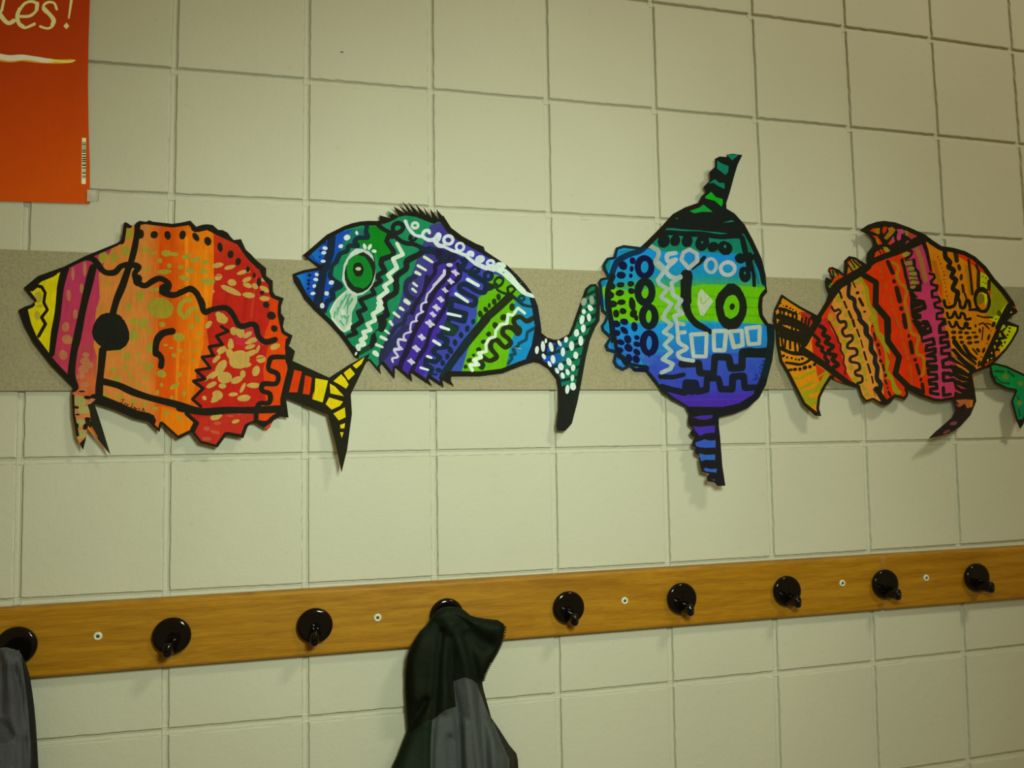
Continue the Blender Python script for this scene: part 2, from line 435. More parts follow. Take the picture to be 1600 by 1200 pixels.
class Sheet:
    def __init__(s, scale=1.0, ccw=1):
        s.polys = []      # (points, colour spec) in paint order, later ones on top
        s.k = scale; s.ccw = ccw; s.bold = 1.0; s.temper = True
        s.rnd = random.Random(len(VW) * 7)
    def col(s, c):
        f = (1, 1, 1)
        mx, mn = max(c), min(c)
        if s.temper and mx > 70 and mx > mn:
            r, g, b = c; d = mx - mn; sat = d / mx
            h = 60 * ((g - b) / d % 6 if mx == r else (b - r) / d + 2 if mx == g else (r - g) / d + 4)
            for (h0, f0), (h1, f1) in zip(TEMPERA, TEMPERA[1:]):
                if h0 <= h <= h1:
                    t = (h - h0) / (h1 - h0); f = [f0[k] + (f1[k] - f0[k]) * t for k in range(3)]
            if 12 < h < 42 and sat < 0.80: f = (0.70, 0.72, 0.5)
            w = min(1, max(0, (sat - 0.35) / 0.3)); f = [1 + (q - 1) * w for q in f]
        return [min(0.9, x * s.k * q) for x, q in zip(lin(c), f)]
    def fill(s, c, t):
        s.polys.append((pts(t), s.col(c)))
    def grad(s, c0, c1, g, t):
        """two pigments blended along the line g"""
        s.polys.append((pts(t), (s.col(c0), s.col(c1), pts(g))))
    def blob(s, c, t, view=None):
        """dabs: x,y,rx,ry[,angle]"""
        o = VW['e']; col = s.col(c)
        for q in t.split():
            if q in VW: o = VW[q]; continue
            v = [float(x) for x in q.split(',')]
            a = math.radians(v[4] if len(v) > 4 else 0) * -s.ccw
            n = 12 if max(v[2], v[3]) / o[2] < 6 else 18
            ph = s.rnd.uniform(0, 6)
            P = []
            for i in range(n):
                th = 2 * math.pi * i / n
                r = 1 + 0.07 * math.sin(2 * th + ph) + s.rnd.uniform(-0.05, 0.05)
                x = v[2] * r * math.cos(th); y = v[3] * r * math.sin(th)
                P.append((o[0] + (v[0] + x * math.cos(a) - y * math.sin(a)) / o[2], o[1] + (v[1] + x * math.sin(a) + y * math.cos(a)) / o[2]))
            s.polys.append((P, col))
    def line(s, c, w, t, sm=1, closed=False, w1=None, cap=True):
        if sum(c) < 170 and w / vscale(t) < 9: w *= s.bold; w1 = w1 and w1 * s.bold
        """a brush stroke of width w (units of the study)"""
        sc_ = vscale(t)
        p = pts(t)
        if sm: p = spline(p, 3, closed)
        elif closed: p = p + [p[0]]
        col = s.col(c) if not isinstance(c[0], list) else c
        n = len(p); w = w / sc_ / 2; w1 = w if w1 is None else w1 / sc_ / 2
        ph = s.rnd.uniform(0, 6)
        W_ = [(w + (w1 - w) * i / max(1, n - 1)) * (1 + 0.07 * math.sin(ph + i * 0.9)) for i in range(n)]
        for i in range(n - 1):
            (x0, y0), (x1, y1) = p[i], p[i + 1]
            L = math.hypot(x1 - x0, y1 - y0)
            if L < 1e-6: continue
            nx, ny = -(y1 - y0) / L, (x1 - x0) / L
            s.polys.append(([(x0 + nx * W_[i], y0 + ny * W_[i]), (x1 + nx * W_[i + 1], y1 + ny * W_[i + 1]),
                             (x1 - nx * W_[i + 1], y1 - ny * W_[i + 1]), (x0 - nx * W_[i], y0 - ny * W_[i])], col))
        for i in range(n):
            if not cap and i in (0, n - 1): continue
            m = 8 if W_[i] > 2.2 else 6
            a0 = s.rnd.uniform(0, 1)
            s.polys.append(([(p[i][0] + W_[i] * math.cos(a0 + 2 * math.pi * k / m), p[i][1] + W_[i] * math.sin(a0 + 2 * math.pi * k / m)) for k in range(m)], col))
    def ring(s, c, w, t):
        """t: 'V x,y,rx,ry' an open loop drawn with a brush of width w"""
        v, q = t.split()
        x, y, rx, ry = [float(z) for z in q.split(',')]
        st = v + ' ' + ' '.join('%.1f,%.1f' % (x + rx * math.cos(2 * math.pi * i / 14), y + ry * math.sin(2 * math.pi * i / 14)) for i in range(14))
        s.line(c, w, st, 0, True)

def cut(name_parts, sheet, depth, parent, mat, thick=0.0011, step=9.0, back=None, smooth=False):
    """name_parts: list of (part name, outline); the first is the whole silhouette, the others claim their share of it"""
    V, F, ED = [], [], []
    def addp(P):
        i0 = len(V)
        Q = []
        for q in P:
            if not Q or math.hypot(q[0] - Q[-1][0], q[1] - Q[-1][1]) > 0.03: Q.append(q)
        if len(Q) > 2 and math.hypot(Q[0][0] - Q[-1][0], Q[0][1] - Q[-1][1]) < 0.03: Q.pop()
        if len(Q) < 3: Q = [(P[0][0], P[0][1]), (P[0][0] + .1, P[0][1]), (P[0][0], P[0][1] + .1)]
        lim = step * 1.6
        D_ = []
        for i in range(len(Q)):
            (x0, y0), (x1, y1) = Q[i], Q[(i + 1) % len(Q)]
            k = max(1, int(math.hypot(x1 - x0, y1 - y0) / lim))
            D_ += [(x0 + (x1 - x0) * j / k, y0 + (y1 - y0) * j / k) for j in range(k)]
        i0 = len(V); V.extend(Vector(q) for q in D_)
        n = len(D_)
        ED.extend((i0 + i, i0 + (i + 1) % n) for i in range(n))
        F.append(np.array(Q))
    for _, P in name_parts: addp(P)
    npart = len(name_parts)
    for P, c in sheet.polys: addp(P)
    sx = [p[0] for p in name_parts[0][1]]; sy = [p[1] for p in name_parts[0][1]]
    x = min(sx) + step / 2
    j = 0
    while x < max(sx):
        y = min(sy) + (step / 2 if j % 2 else 0) + 0.37
        while y < max(sy):
            V.append(Vector((x + 0.013 * math.sin(y), y))); y += step
        x += step * 0.87; j += 1
    v, e, f, ov, oe, of = delaunay_2d_cdt(V, ED, [], 0, 1e-4, False)
    groups = {i: [] for i in range(npart)}
    base = sheet.polys[0][1]
    va = np.array([tuple(q) for q in v]); fa = np.array(f)
    ce = va[fa].mean(axis=1)
    order = np.argsort(ce[:, 0]); cx = ce[order, 0]
    part_of = np.full(len(f), -1); top_of = np.full(len(f), -1)
    for k, P in enumerate(F):
        i0, i1 = np.searchsorted(cx, [P[:, 0].min(), P[:, 0].max()])
        ids = order[i0:i1]
        ids = ids[(ce[ids, 1] > P[:, 1].min()) & (ce[ids, 1] < P[:, 1].max())]
        if not len(ids): continue
        qx, qy = ce[ids, 0], ce[ids, 1]
        wind = np.zeros(len(ids), int)
        P2 = np.roll(P, -1, axis=0)
        for (x0, y0), (x1, y1) in zip(P, P2):
            if y0 == y1: continue
            s_ = (x1 - x0) * (qy - y0) - (qx - x0) * (y1 - y0)
            wind += ((y0 <= qy) & (y1 > qy) & (s_ > 0)).astype(int) - ((y0 > qy) & (y1 <= qy) & (s_ < 0)).astype(int)
        ids = ids[wind != 0]
        if k < npart: part_of[ids[part_of[ids] >= (0 if k else -1)]] = k
        else: top_of[ids] = k
    for ti, tri in enumerate(f):
        if part_of[ti] < 0: continue
        k = top_of[ti]
        groups[part_of[ti]].append((tri, sheet.polys[k - npart][1] if k >= 0 else base))
    P3 = {}
    def front(i):
        if i not in P3:
            u, w_ = v[i]
            P3[i] = onto(u, w_, depth(u, w_))
        return P3[i]
    objs = []
    for gi in range(npart):
        tl = groups[gi]
        if not tl: print('empty part', name_parts[gi][0]); continue
        idx = {}; vs = []; fs = []; cols = []
        def vid(i, b):
            k = (i, b)
            if k not in idx:
                q = front(i) if not b else onto(v[i][0], v[i][1], depth(*v[i]) - thick)
                idx[k] = len(vs); vs.append(tuple(q))
            return idx[k]
        def colour(i, spec):
            if len(spec) == 3 and isinstance(spec[0], list):
                c0, c1, g = spec
                dx, dy = g[1][0] - g[0][0], g[1][1] - g[0][1]
                t = ((v[i][0] - g[0][0]) * dx + (v[i][1] - g[0][1]) * dy) / (dx * dx + dy * dy)
                t = min(1, max(0, t))
                return [c0[k] + (c1[k] - c0[k]) * t for k in range(3)]
            return spec
        ec = {}
        for tri, spec in tl:
            for a, b in ((0, 1), (1, 2), (2, 0)):
                k = (min(tri[a], tri[b]), max(tri[a], tri[b]))
                ec[k] = ec.get(k, 0) + 1
        for tri, spec in tl:
            a, b, c = (Vector(v[t]) for t in tri)
            if (b - a).cross(c - a) > 0: tri = (tri[0], tri[2], tri[1])   # picture y runs down: face the room
            fs.append(tuple(vid(t, 0) for t in tri)); cols.append([colour(t, spec) for t in tri])
            fs.append(tuple(vid(t, 1) for t in tri[::-1])); cols.append([[0.55, 0.52, 0.42]] * 3 if not smooth else [colour(t, spec) for t in tri[::-1]])
            for q in range(3):
                i, k = tri[q], tri[(q + 1) % 3]
                if ec[(min(i, k), max(i, k))] == 1:
                    fs.append((vid(k, 0), vid(i, 0), vid(i, 1), vid(k, 1)))
                    ci, ck = colour(i, spec), colour(k, spec)
                    cols.append([ck, ci, ci, ck])
        me = bpy.data.meshes.new(name_parts[gi][0])
        me.from_pydata(vs, [], fs)
        ca = me.color_attributes.new('pigment', 'FLOAT_COLOR', 'CORNER')
        flat = []
        for c in cols:
            for q in c: flat += [q[0], q[1], q[2], 1.0]
        ca.data.foreach_set('color', flat)
        if smooth:
            me.polygons.foreach_set('use_smooth', [True] * len(fs))
            nr = [None] * len(vs)
            for (i, b), k in idx.items():
                u, w_ = v[i]
                h = 1.2
                du = onto(u + h, w_, depth(u + h, w_)) - onto(u - h, w_, depth(u - h, w_))
                dv = onto(u, w_ + h, depth(u, w_ + h)) - onto(u, w_ - h, depth(u, w_ - h))
                n = np.cross(du, dv); n /= np.linalg.norm(n) + 1e-12
                if n @ (onto(u, w_, 0.05) - CAM) > 0: n = -n
                nr[k] = tuple(-n if b else n)
            me.normals_split_custom_set_from_vertices(nr)
        me.update()
        objs.append(link(name_parts[gi][0], me, parent, mat))
    return objs
K = (26, 23, 13)

# ---------------------------------------------------------------- first paper fish, orange and red
def fish_orange():
    s = Sheet(1.22, 1); s.bold = 1.06
    sil = pts('A 90,640 210,540 430,460 600,375 870,265 905,240 925,95 945,92 985,118 1010,122 1030,95 1055,80 1110,88 1140,75 1160,86 1330,105 1400,95 1480,78 1530,130 B 145,128 195,112 235,108 280,115 325,155 365,158 405,180 430,215 455,240 515,232 555,320 600,360 640,405 725,475 725,540 780,580 780,665 800,700 872,725 850,790 850,850 878,890 865,960 880,1000 945,1035 922,1110 D 910,50 965,100 945,180 1250,320 1420,210 1590,118 1570,170 1430,460 1440,620 1400,920 1353,1112 1300,860 1240,630 890,490 912,655 840,645 790,668 750,745 715,745 640,700 600,698 570,730 535,825 395,798 320,902 175,865 105,775 -7,830 C 1240,705 1222,775 1130,688 1010,660 850,590 680,535 740,720 815,965 620,740 612,820 585,925 530,810 500,640 492,480 500,400 320,220 170,30 A 95,960 45,825 100,795 160,775 185,745 160,725')
    # grounds
    s.grad((220, 132, 66), (242, 128, 6), 'A 1120,700 1230,700', 'e 30,330 470,330 470,720 30,720')
    s.grad((236, 112, 2), (246, 148, 4), 'B -60,300 150,300', 'B -160,-20 300,-20 300,860 210,860 200,1140 D 210,0 150,300 90,560 -200,560 -180,0')
    s.fill((222, 205, 5), 'A 20,600 420,430 420,560 300,1190 150,1190 20,800')
    s.grad((172, 46, 92), (188, 52, 88), 'A 500,500 600,1100', 'A 430,440 830,300 760,440 715,520 725,720 690,850 670,1190 C 700,300 690,500 480,500 150,100 A 300,1190')
    s.grad((186, 60, 84), (214, 104, 60), 'C 600,200 690,300', 'C 560,60 660,20 700,140 700,480 500,470')
    s.grad((213, 60, 20), (206, 34, 26), 'B 290,300 400,500', 'B 285,140 400,120 1000,500 1000,1200 D 1000,800 -60,900 -20,640 180,600 120,500 200,400 140,340 140,260 240,240 190,150 260,130 250,60 B 280,1190 250,1130 230,1000 240,830 270,800 290,600')
    s.fill((206, 42, 42), 'B 400,150 470,240 640,420 700,560 640,520 520,330 400,230')
    s.grad((225, 70, 0), (235, 88, 0), 'B 700,700 850,1000', 'B 740,700 900,720 960,1100 D 950,180 900,640 640,680 640,600 720,520 700,250 740,60 820,0 B 690,1120 720,1000 760,900')
    s.fill((200, 38, 62), 'B 480,960 620,950 640,1030 720,1100 560,1140 440,1090')
    s.fill((208, 44, 40), 'D 120,660 600,600 620,690 550,830 320,910 150,860')
    s.fill((232, 92, 4), 'D 660,680 690,640 800,625 840,600 880,600 880,612 740,690')
    s.fill((243, 145, 2), 'C 1240,560 1500,640 1500,760 1380,840 1230,720')
    # thin brushy over-painting
    for c, w_, t in [((248, 160, 20), 30, 'B 60,220 70,700'), ((248, 158, 14), 26, 'B 220,330 225,780'), ((232, 100, 0), 26, 'A 1240,300 1235,700'),
                     ((232, 108, 0), 30, 'A 1330,180 1300,760'), ((246, 150, 12), 24, 'C 1380,20 1360,560'), ((250, 150, 10), 20, 'C 1480,0 1460,520'),
                     ((196, 30, 20), 30, 'B 420,620 380,780'), ((196, 28, 22), 30, 'B 560,720 540,900'), ((214, 52, 44), 22, 'B 640,540 600,880')]:
        s.line(c, w_, t, 0)
    # gold dabs
    g = (166, 152, 54); g2 = (188, 158, 82); g3 = (186, 112, 84)
    s.blob(g3, 'A 500,520,14,55 465,700,20,45 575,645,18,40 520,860,18,45 440,965,30,42 455,1070,45,40 600,480,16,60 380,650,14,40 C 420,130,34,42 600,180,40,30 590,250,50,35,30 640,220,30,30 570,310,45,20 600,380,35,24 610,130,32,20 590,425,30,16')
    s.blob((186, 172, 62), 'A 210,720,35,50 205,870,25,40 225,790,30,14')
    s.blob(g, 'A 965,190,40,45 940,330,42,42 755,385,45,45 845,380,40,42 1100,320,38,22 1165,348,35,16 1280,350,45,25 1345,358,35,18 1450,378,40,20,15 1225,412,20,22 1530,400,45,18,15 1305,455,20,20 1400,465,24,18 1120,487,35,12 1265,505,60,20 1480,495,35,25 1580,500,25,22 1430,555,50,20,-10 1590,580,35,22 1060,710,38,38 1190,655,45,18,10 965,800,20,40 1010,920,45,30 1090,935,45,42 1010,1035,40,50 1135,1000,22,20 880,1140,50,35 1245,945,28,22 1535,890,18,35,-10 1490,965,25,18 1385,1050,45,40 1150,1140,40,40,30 1275,1115,20,10 1320,1140,20,10 1390,1160,25,13 1525,1160,22,13 1555,1018,20,12 1530,1075,20,12 865,810,12,35 720,810,28,10 790,615,14,22')
    s.blob((162, 146, 48), 'A 1230,805,108,92')
    s.line((168, 154, 56), 38, 'A 1480,738 1410,760 1390,840 1440,885 1470,830 1530,808')
    s.blob(g, 'C 1345,135,20,20 940,230,18,28 840,255,28,22 865,325,30,30 950,140,35,30 1045,130,15,18 1055,200,18,18 970,290,14,20 995,335,14,18 1105,320,16,20 1045,380,16,20 1130,230,45,28,25 1240,290,38,32 1390,295,20,22 1205,445,18,22 1350,390,45,20,30 1240,380,14,16 1325,490,15,22 1430,455,16,22 1190,580,22,18 1285,620,20,20 1390,660,22,20 1105,550,22,18 1005,520,22,22 885,480,20,22 775,480,25,22 1110,410,14,14 1470,90,12,8 1420,150,10,8 1500,180,20,12 760,140,24,24')
    s.blob(g, 'B 55,385,30,16,20 130,400,45,18,20 215,425,35,18,10 95,495,30,25 215,500,28,18 50,560,45,18,-10 240,585,60,28 155,895,18,35,-15 105,960,25,18 165,1018,20,12 140,1075,20,12')
    s.blob(g2, 'B 322,450,50,20,15 422,467,45,19,15 525,510,46,18,15 575,500,16,14 325,550,35,25,20 440,595,38,28 563,570,38,20,25 570,618,40,20,-25 632,625,28,22,-50 710,650,45,22,-25 708,570,28,18 430,660,88,26,-25 580,700,48,26,-10 712,728,40,22 350,890,40,45 375,905,30,34 245,945,20,40,-35 325,860,22,25 285,668,10,12 455,1000,30,35 510,1010,35,45,20 570,1030,40,22,30 430,1100,20,45 600,1080,45,22,25 590,1130,45,18,20 350,1150,45,16,30 655,1150,14,35,-20 800,1130,45,20,25')
    s.blob(g2, 'D 500,170,85,78 590,120,60,25,20 555,215,50,20,10 680,165,38,33,-30 640,265,33,42,-20 430,50,24,35 600,20,50,16,15 590,65,40,18,15 360,100,45,16,30 310,165,40,20,45 350,230,66,38,50 250,310,56,13,42 380,320,56,52 300,290,60,20,42 270,380,45,22,30 480,340,55,26,25 530,290,22,35 620,385,52,24 530,405,16,45,-30 450,460,38,17 320,465,42,40 300,500,30,25 210,490,16,22,35 540,490,52,30,8 280,520,18,10 800,60,45,20,20 310,645,52,26,15 470,685,32,16,20 360,390,34,20 430,130,30,60,35')
    s.blob((206, 90, 70), 'D 320,700,35,14 230,745,30,18 300,775,40,14,-15 230,830,40,16 425,640,30,8 505,610,14,22')
    s.line((214, 60, 40), 9, 'B 300,540 345,535', 0); s.line((180, 165, 90), 6, 'D 515,495 560,470', 0); s.line((205, 40, 30), 8, 'D 640,165 700,150', 0)
    # top dots
    s.blob((30, 26, 16), 'A 1065,190,30,38 1178,197,30,33 1290,200,28,36 1415,198,27,38 1525,215,25,38,30 B 238,250,28,40,20 340,300,24,38,10 428,360,24,36 492,420,24,32 572,485,16,28 625,535,14,24 665,590,18,38 690,680,20,18 725,780,26,28 768,870,36,38 792,978,28,30')
    # black line work
    s.line(K, 26, 'A 160,655 200,622 240,630 270,680 258,760 288,822 240,885 272,940 215,1042', 0)
    s.line(K, 62, 'A 440,470 400,620 375,850 345,1020 325,1190', w1=52)
    s.line(K, 64, 'A 668,470 625,640 575,860 535,1060 C 510,100 488,300 520,400')
    s.line(K, 50, 'A 600,385 670,400 720,460 770,510 850,510 900,460 970,445 1050,465 1015,520 1040,590 1100,622 1170,580 1230,560 1295,600 1290,650 1240,670 1330,700 1400,680 1480,645 1540,700 1590,830')
    s.line(K, 48, 'B 0,680 90,650 150,690 185,780 215,842 270,820 380,805 440,850 490,940 530,960 600,940 640,960 660,1040 720,1090 800,1070')
    s.blob(K, 'A 1265,650,45,48 1040,575,40,48 B 190,770,30,60,15')
    s.line(K, 52, 'A 1040,105 1030,220 1005,350 970,470')
    s.line(K, 60, 'A 965,470 915,620 865,740 832,860')
    s.line(K, 62, 'C 750,90 735,250 722,380 718,500')
    s.line(K, 58, 'C 750,352 880,385 1000,440 1150,490 1350,540 1500,585 1620,610')
    s.line(K, 60, 'D 0,575 200,605 400,592 600,592 880,580')
    s.line(K, 62, 'A 1330,1000 1250,1018 1200,1080 1190,1180 C 1205,120 1240,160 1235,225', w1=50)
    s.line(K, 26, 'B 350,960 410,1000 310,1040 360,1110 250,1130 280,1196 D 290,135 190,150 260,240 140,260 215,330 120,350 200,410 110,500 180,560', 0)
    s.line(K, 40, 'D 890,150 780,150 750,190 748,255 820,290 810,370 700,372 690,430 755,455 750,530 670,535 645,600 640,690', 1)
    s.line(K, 50, 'D 905,60 930,250 890,400 870,490', 0)
    s.line(K, 36, 'D 870,450 860,520 880,590')
    s.line(K, 40, 'D 640,690 730,700 830,630')
    s.line(K, 30, 'D 60,620 150,700 110,740', 0)
    # heavy edge
    s.line(K, 115, 'A 90,640 210,540 330,498', 0, w1=90); s.line(K, 70, 'A 330,498 600,375 870,262 905,240', 0, w1=40)
    s.line(K, 55, 'A 905,250 925,95 970,115', 0); s.line(K, 40, 'A 1030,100 1100,80 1330,105 1480,80 1530,130', 0, w1=80)
    s.line(K, 88, 'B 140,130 240,108 325,155 430,205 515,240 600,360 690,445', 0, w1=100)
    s.line(K, 76, 'B 690,445 725,540 780,600 790,690 872,725 855,790 850,860 870,960 880,1000 945,1035', 0, w1=60); s.line(K, 78, 'D 925,20 925,180', 0)
    s.line(K, 150, 'A 45,825 95,960 170,1097', 0, w1=100); s.line(K, 100, 'C 150,0 320,220 500,400', 0, w1=95)
    s.line(K, 56, 'A 45,825 160,775', 0); s.line(K, 60, 'A 90,640 185,745', 0, w1=30)
    s.line(K, 140, 'C 690,525 850,585 1010,655 1130,680', 0); s.line(K, 36, 'C 1130,690 1222,775 1240,705 1380,830', 0)
    s.line(K, 50, 'D -7,830 105,775 140,700', 0); s.line(K, 40, 'D 105,775 175,865 320,902', 0); s.line(K, 56, 'D 320,902 395,798 535,825 570,730 640,700', 0)
    s.line(K, 70, 'D 650,705 715,745 790,668 840,640 905,655 888,480', 0)
    s.fill((214, 60, 50), 'D 705,740 760,700 790,680 755,750 715,752')
    # pelvic fin
    s.fill((196, 118, 84), 'C 500,452 690,500 660,530 620,545 612,700 600,830 560,860 520,700')
    s.blob((152, 146, 84), 'C 560,515,52,45 590,590,48,34 560,700,42,34 570,790,38,38 640,560,20,30')
    s.fill((34, 31, 20), 'C 622,545 684,530 740,700 820,970 720,850 640,735 605,700 600,660 650,680 640,600')
    s.line(K, 24, 'C 500,470 503,620 540,800', 0); s.line(K, 22, 'C 505,565 540,570', 0); s.blob(K, 'C 622,486,32,15 540,628,18,8 625,664,28,14 575,435,26,9 605,730,22,26 540,720,10,22')
    s.fill(K, 'C 558,868 612,812 600,880 584,928')
    s.line((206, 124, 20), 18, 'C 655,738 705,815', 0, w1=8)
    # signature
    for q in ['905,502 932,506', '918,504 912,536 898,526', '936,530 926,544 938,554 948,542 936,530', '955,540 951,564', '955,550 970,544', '988,560 974,568 980,582 992,572', '998,538 986,584', '1014,566 1000,576 1002,590 1016,578', '1018,566 1014,592', '1024,574 1020,598', '1022,586 1032,578 1030,602', '1040,580 1056,574 1060,586 1042,602 1068,602', '1076,604 1087,574 1100,606', '1080,592 1096,593']:
        s.line((46, 26, 14), 6, 'C ' + q, 0)
    # eye
    s.blob((24, 25, 18), 'A 815,1010,152,160 830,900,90,50')
    # tail
    tail = pts('D 942,150 1250,300 1600,90 1620,170 1460,460 1480,620 1420,930 1353,1130 1280,860 1220,640 880,490')
    s.polys.append((tail, s.col((27, 25, 13))))
    for c, t in [((226, 72, 2), '960,255 1022,270 985,442 915,442'), ((226, 72, 2), '1050,300 1106,320 1087,462 1030,455'), ((232, 120, 4), '1110,470 1120,440 1125,505 1108,500'),
                 ((222, 200, 5), '1135,325 1240,345 1220,430 1195,527 1112,500 1130,420'), ((222, 200, 5), '1285,350 1350,292 1385,330 1412,378 1390,412 1340,380'), ((222, 200, 5), '1370,280 1425,238 1465,290 1410,342'),
                 ((222, 200, 5), '1445,218 1545,150 1520,205 1475,245'), ((222, 200, 5), '1255,370 1300,395 1372,475 1260,452'), ((222, 200, 5), '1250,485 1365,520 1340,555 1270,587 1220,540'),
                 ((222, 200, 5), '1285,620 1380,568 1387,650 1330,677'), ((222, 200, 5), '1340,715 1382,700 1376,742 1345,745'), ((222, 200, 5), '1340,775 1370,775 1355,822')]:
        s.fill(c, 'D ' + t)
    root = empty('paper_fish', tuple(onto(265, 520, 0.012)))
    tag(root, 'orange and red painted paper fish, leftmost, with yellow mouth and small yellow striped tail', 'paper fish', 'painted paper fish on the tack strip')
    dep = lambda u, v: 0.0125 + 0.006 * ((v - 500) / 150) ** 2 + 0.004 * max(0, (u - 430) / 100) + 0.0015 * math.sin(u / 40)
    eye = pts('A ' + ' '.join('%d,%d' % (815 + 153 * math.cos(t / 24 * 6.2832), 1010 + 162 * math.sin(t / 24 * 6.2832)) for t in range(24)))
    cut([('body', sil), ('tail_fin', tail), ('pelvic_fin', pts('C 470,452 700,502 690,530 840,980 700,880 585,940 480,700')), ('eye', eye)], s, dep, root, M_PAINT)
    return root
fish_orange()

# ---------------------------------------------------------------- second paper fish, green, purple and blue
def fish_green():
    s = Sheet(1.05, -1); s.bold = 1.16
    sil = pts('E 145,635 240,555 390,425 560,340 640,312 720,295 800,288 915,290 915,232 1022,262 992,187 1112,246 1052,143 1170,214 1098,123 1205,205 1138,88 1250,205 1200,100 1320,220 1272,118 1385,232 1350,145 1440,262 1418,165 1508,272 1480,168 1545,240 F 130,210 200,320 300,395 420,460 490,487 502,525 600,590 700,655 790,740 870,830 935,920 975,1020 1000,1180 H 940,120 950,230 1000,270 1060,290 1110,285 1195,240 1240,130 F 1290,1170 1340,1030 1400,860 1440,825 1490,820 1515,850 1520,900 1530,1000 1525,1150 H 1430,180 1380,300 1345,450 1300,700 1270,850 1220,1040 1160,1105 1090,1105 1080,1060 1100,900 1100,740 1080,640 1010,550 930,500 880,490 780,520 600,590 400,615 145,615 T 1345,950 1398,1040 1210,925 1235,1055 1000,900 1005,950 1062,1042 748,830 720,830 745,965 490,745 470,745 468,920 268,682 232,740 258,850 70,630 30,660 G 665,690 600,590 520,480 400,350 260,220 160,110 130,50 E 60,900 45,820 160,780 300,755 220,690')
    GR = (22, 138, 78)
    s.fill(GR, 'e 450,300 960,300 960,700 450,700')
    s.fill((4, 128, 18), 'E 810,345 920,335 960,390 1010,430 955,470 1030,590 1020,620 935,665 900,700 880,620 830,585 760,545 690,500 690,470 800,460 790,400')
    s.fill((24, 76, 196), 'E 20,640 300,440 660,370 560,470 540,590 470,700 440,740 430,850 530,960 480,1000 470,1060 380,1197 150,1197 20,850')
    s.grad((20, 120, 210), (24, 86, 200), 'E 230,640 340,640', 'E 225,600 330,525 350,640 300,700')
    s.grad((20, 125, 214), (24, 80, 198), 'E 100,830 230,850', 'E 90,830 230,805 240,1010 150,960')
    s.fill((26, 110, 92), 'E 560,470 660,380 740,360 790,440 700,460 680,520 620,560 540,590 500,640 520,740 490,700')
    # purples and blues
    s.grad((60, 70, 112), (82, 46, 158), 'e 600,480 650,500', 'e 672,352 695,345 740,380 735,420 712,460 705,500 690,540 672,600 560,600 592,575 598,540 612,505 628,462 630,450 645,425 655,395')
    s.grad((82, 46, 158), (88, 40, 176), 'e 660,450 700,470', 'e 682,356 745,400 728,430 712,460 705,500 690,540 672,600 630,600 620,570 640,520 660,470 690,420')
    s.grad((78, 62, 190), (66, 84, 192), 'e 690,540 730,560', 'e 720,382 760,380 800,425 765,440 748,465 745,490 720,590 700,600 660,590 680,550 690,520 703,468 712,440 712,412')
    s.grad((92, 176, 4), (98, 182, 2), 'e 740,480 800,520', 'Q 690,480 650,600 600,720 640,720 480,860 450,1050 S 560,200 550,390 400,800 310,1110 330,1180 1000,1060 1040,860 1080,700 1110,560 1180,450 1100,380 1120,250 1180,200 Q 1090,940 1140,810 1000,650 900,560 780,500')
    s.grad((40, 140, 150), (20, 132, 196), 'S 1100,200 1330,330', 'Q 1130,810 1280,840 1350,870 1450,1180 S 1480,500 1320,950 1060,1000 1040,860 1080,700 1110,560 1180,450 1100,380 1200,200 1090,100')
    # black band and contour shapes
    s.fill((44, 42, 86), 'T 300,420 620,60 700,100 560,300 330,620 260,660'); s.fill((36, 34, 72), 'P 560,600 700,540 1100,640 1200,720 1100,800 900,720 700,660')
    D2 = (24, 30, 26); NV = (20, 34, 56); PV = (30, 22, 52)
    s.line(NV, 82, 'E 440,440 420,620 350,800 320,1000 300,1200', 0, w1=76); s.line(NV, 80, 'G 310,-10 290,180', 0)
    s.line((18, 40, 50), 42, 'E 790,340 780,400 795,455 700,460 668,500 700,540 610,540 590,590 520,620 480,700 440,740 420,840', 1)
    s.line((18, 36, 56), 46, 'E 420,840 460,890 530,940 440,985 450,1060 390,1100 360,1190')
    s.fill((18, 36, 44), 'E 440,900 540,945 470,985')
    s.line(D2, 40, 'E 905,330 950,370 1040,410 1120,400 1155,345 1105,310 1050,340 1060,420 1100,470 1170,510 1250,520 1320,550 1400,600')
    s.blob(D2, 'E 1250,455,50,45 1040,430,40,40'); s.blob((20, 110, 70), 'E 1255,455,10,16')
    s.line(D2, 46, 'E 1010,430 985,490 1060,600 1040,640 940,672 930,720 970,790 885,842 930,890 870,930', 0)
    s.line(D2, 42, 'E 830,950 865,1020 720,1080 775,1170 G 700,240 740,330 640,400 680,450 600,480', 0)
    s.line(D2, 62, 'E 1350,590 1300,630 1190,690 1180,770 1080,850 1080,1000 965,1080 975,1190 G 990,270 905,310 960,345 930,410', 1)
    s.fill(D2, 'G 960,290 990,330 960,390 870,440 890,520 850,600 700,680 660,690 700,650 760,590 810,560 830,470 900,400 900,330')
    s.line((22, 58, 40), 40, 'G 800,600 700,650', 0)
    s.line((34, 40, 70), 72, 'R 690,20 580,80 540,160 540,250 600,340 720,385')
    s.line((34, 38, 66), 56, 'R 760,420 650,470 620,560 540,630 510,740 400,800 320,910 250,1040 180,1180 T 290,420 255,560 250,690')
    s.line(D2, 60, 'T 60,640 150,760 250,850 230,730', 0)
    s.line(NV, 70, 'P 560,560 700,620 800,650 860,740 960,780 1080,760')
    s.fill(PV, 'P 800,600 900,600 930,660 880,740 820,700')
    s.line(PV, 58, 'P 880,800 800,850 800,960 720,1060 640,1190', 1)
    s.line(PV, 50, 'R 870,20 850,150 820,260 760,350 700,440 640,600', 1)
    s.line(PV, 76, 'P 1000,900 1010,960 930,1090 R 1090,120 1000,240 930,370 860,480 830,600 740,760 650,940 560,1180 T 580,640 540,780', 1)
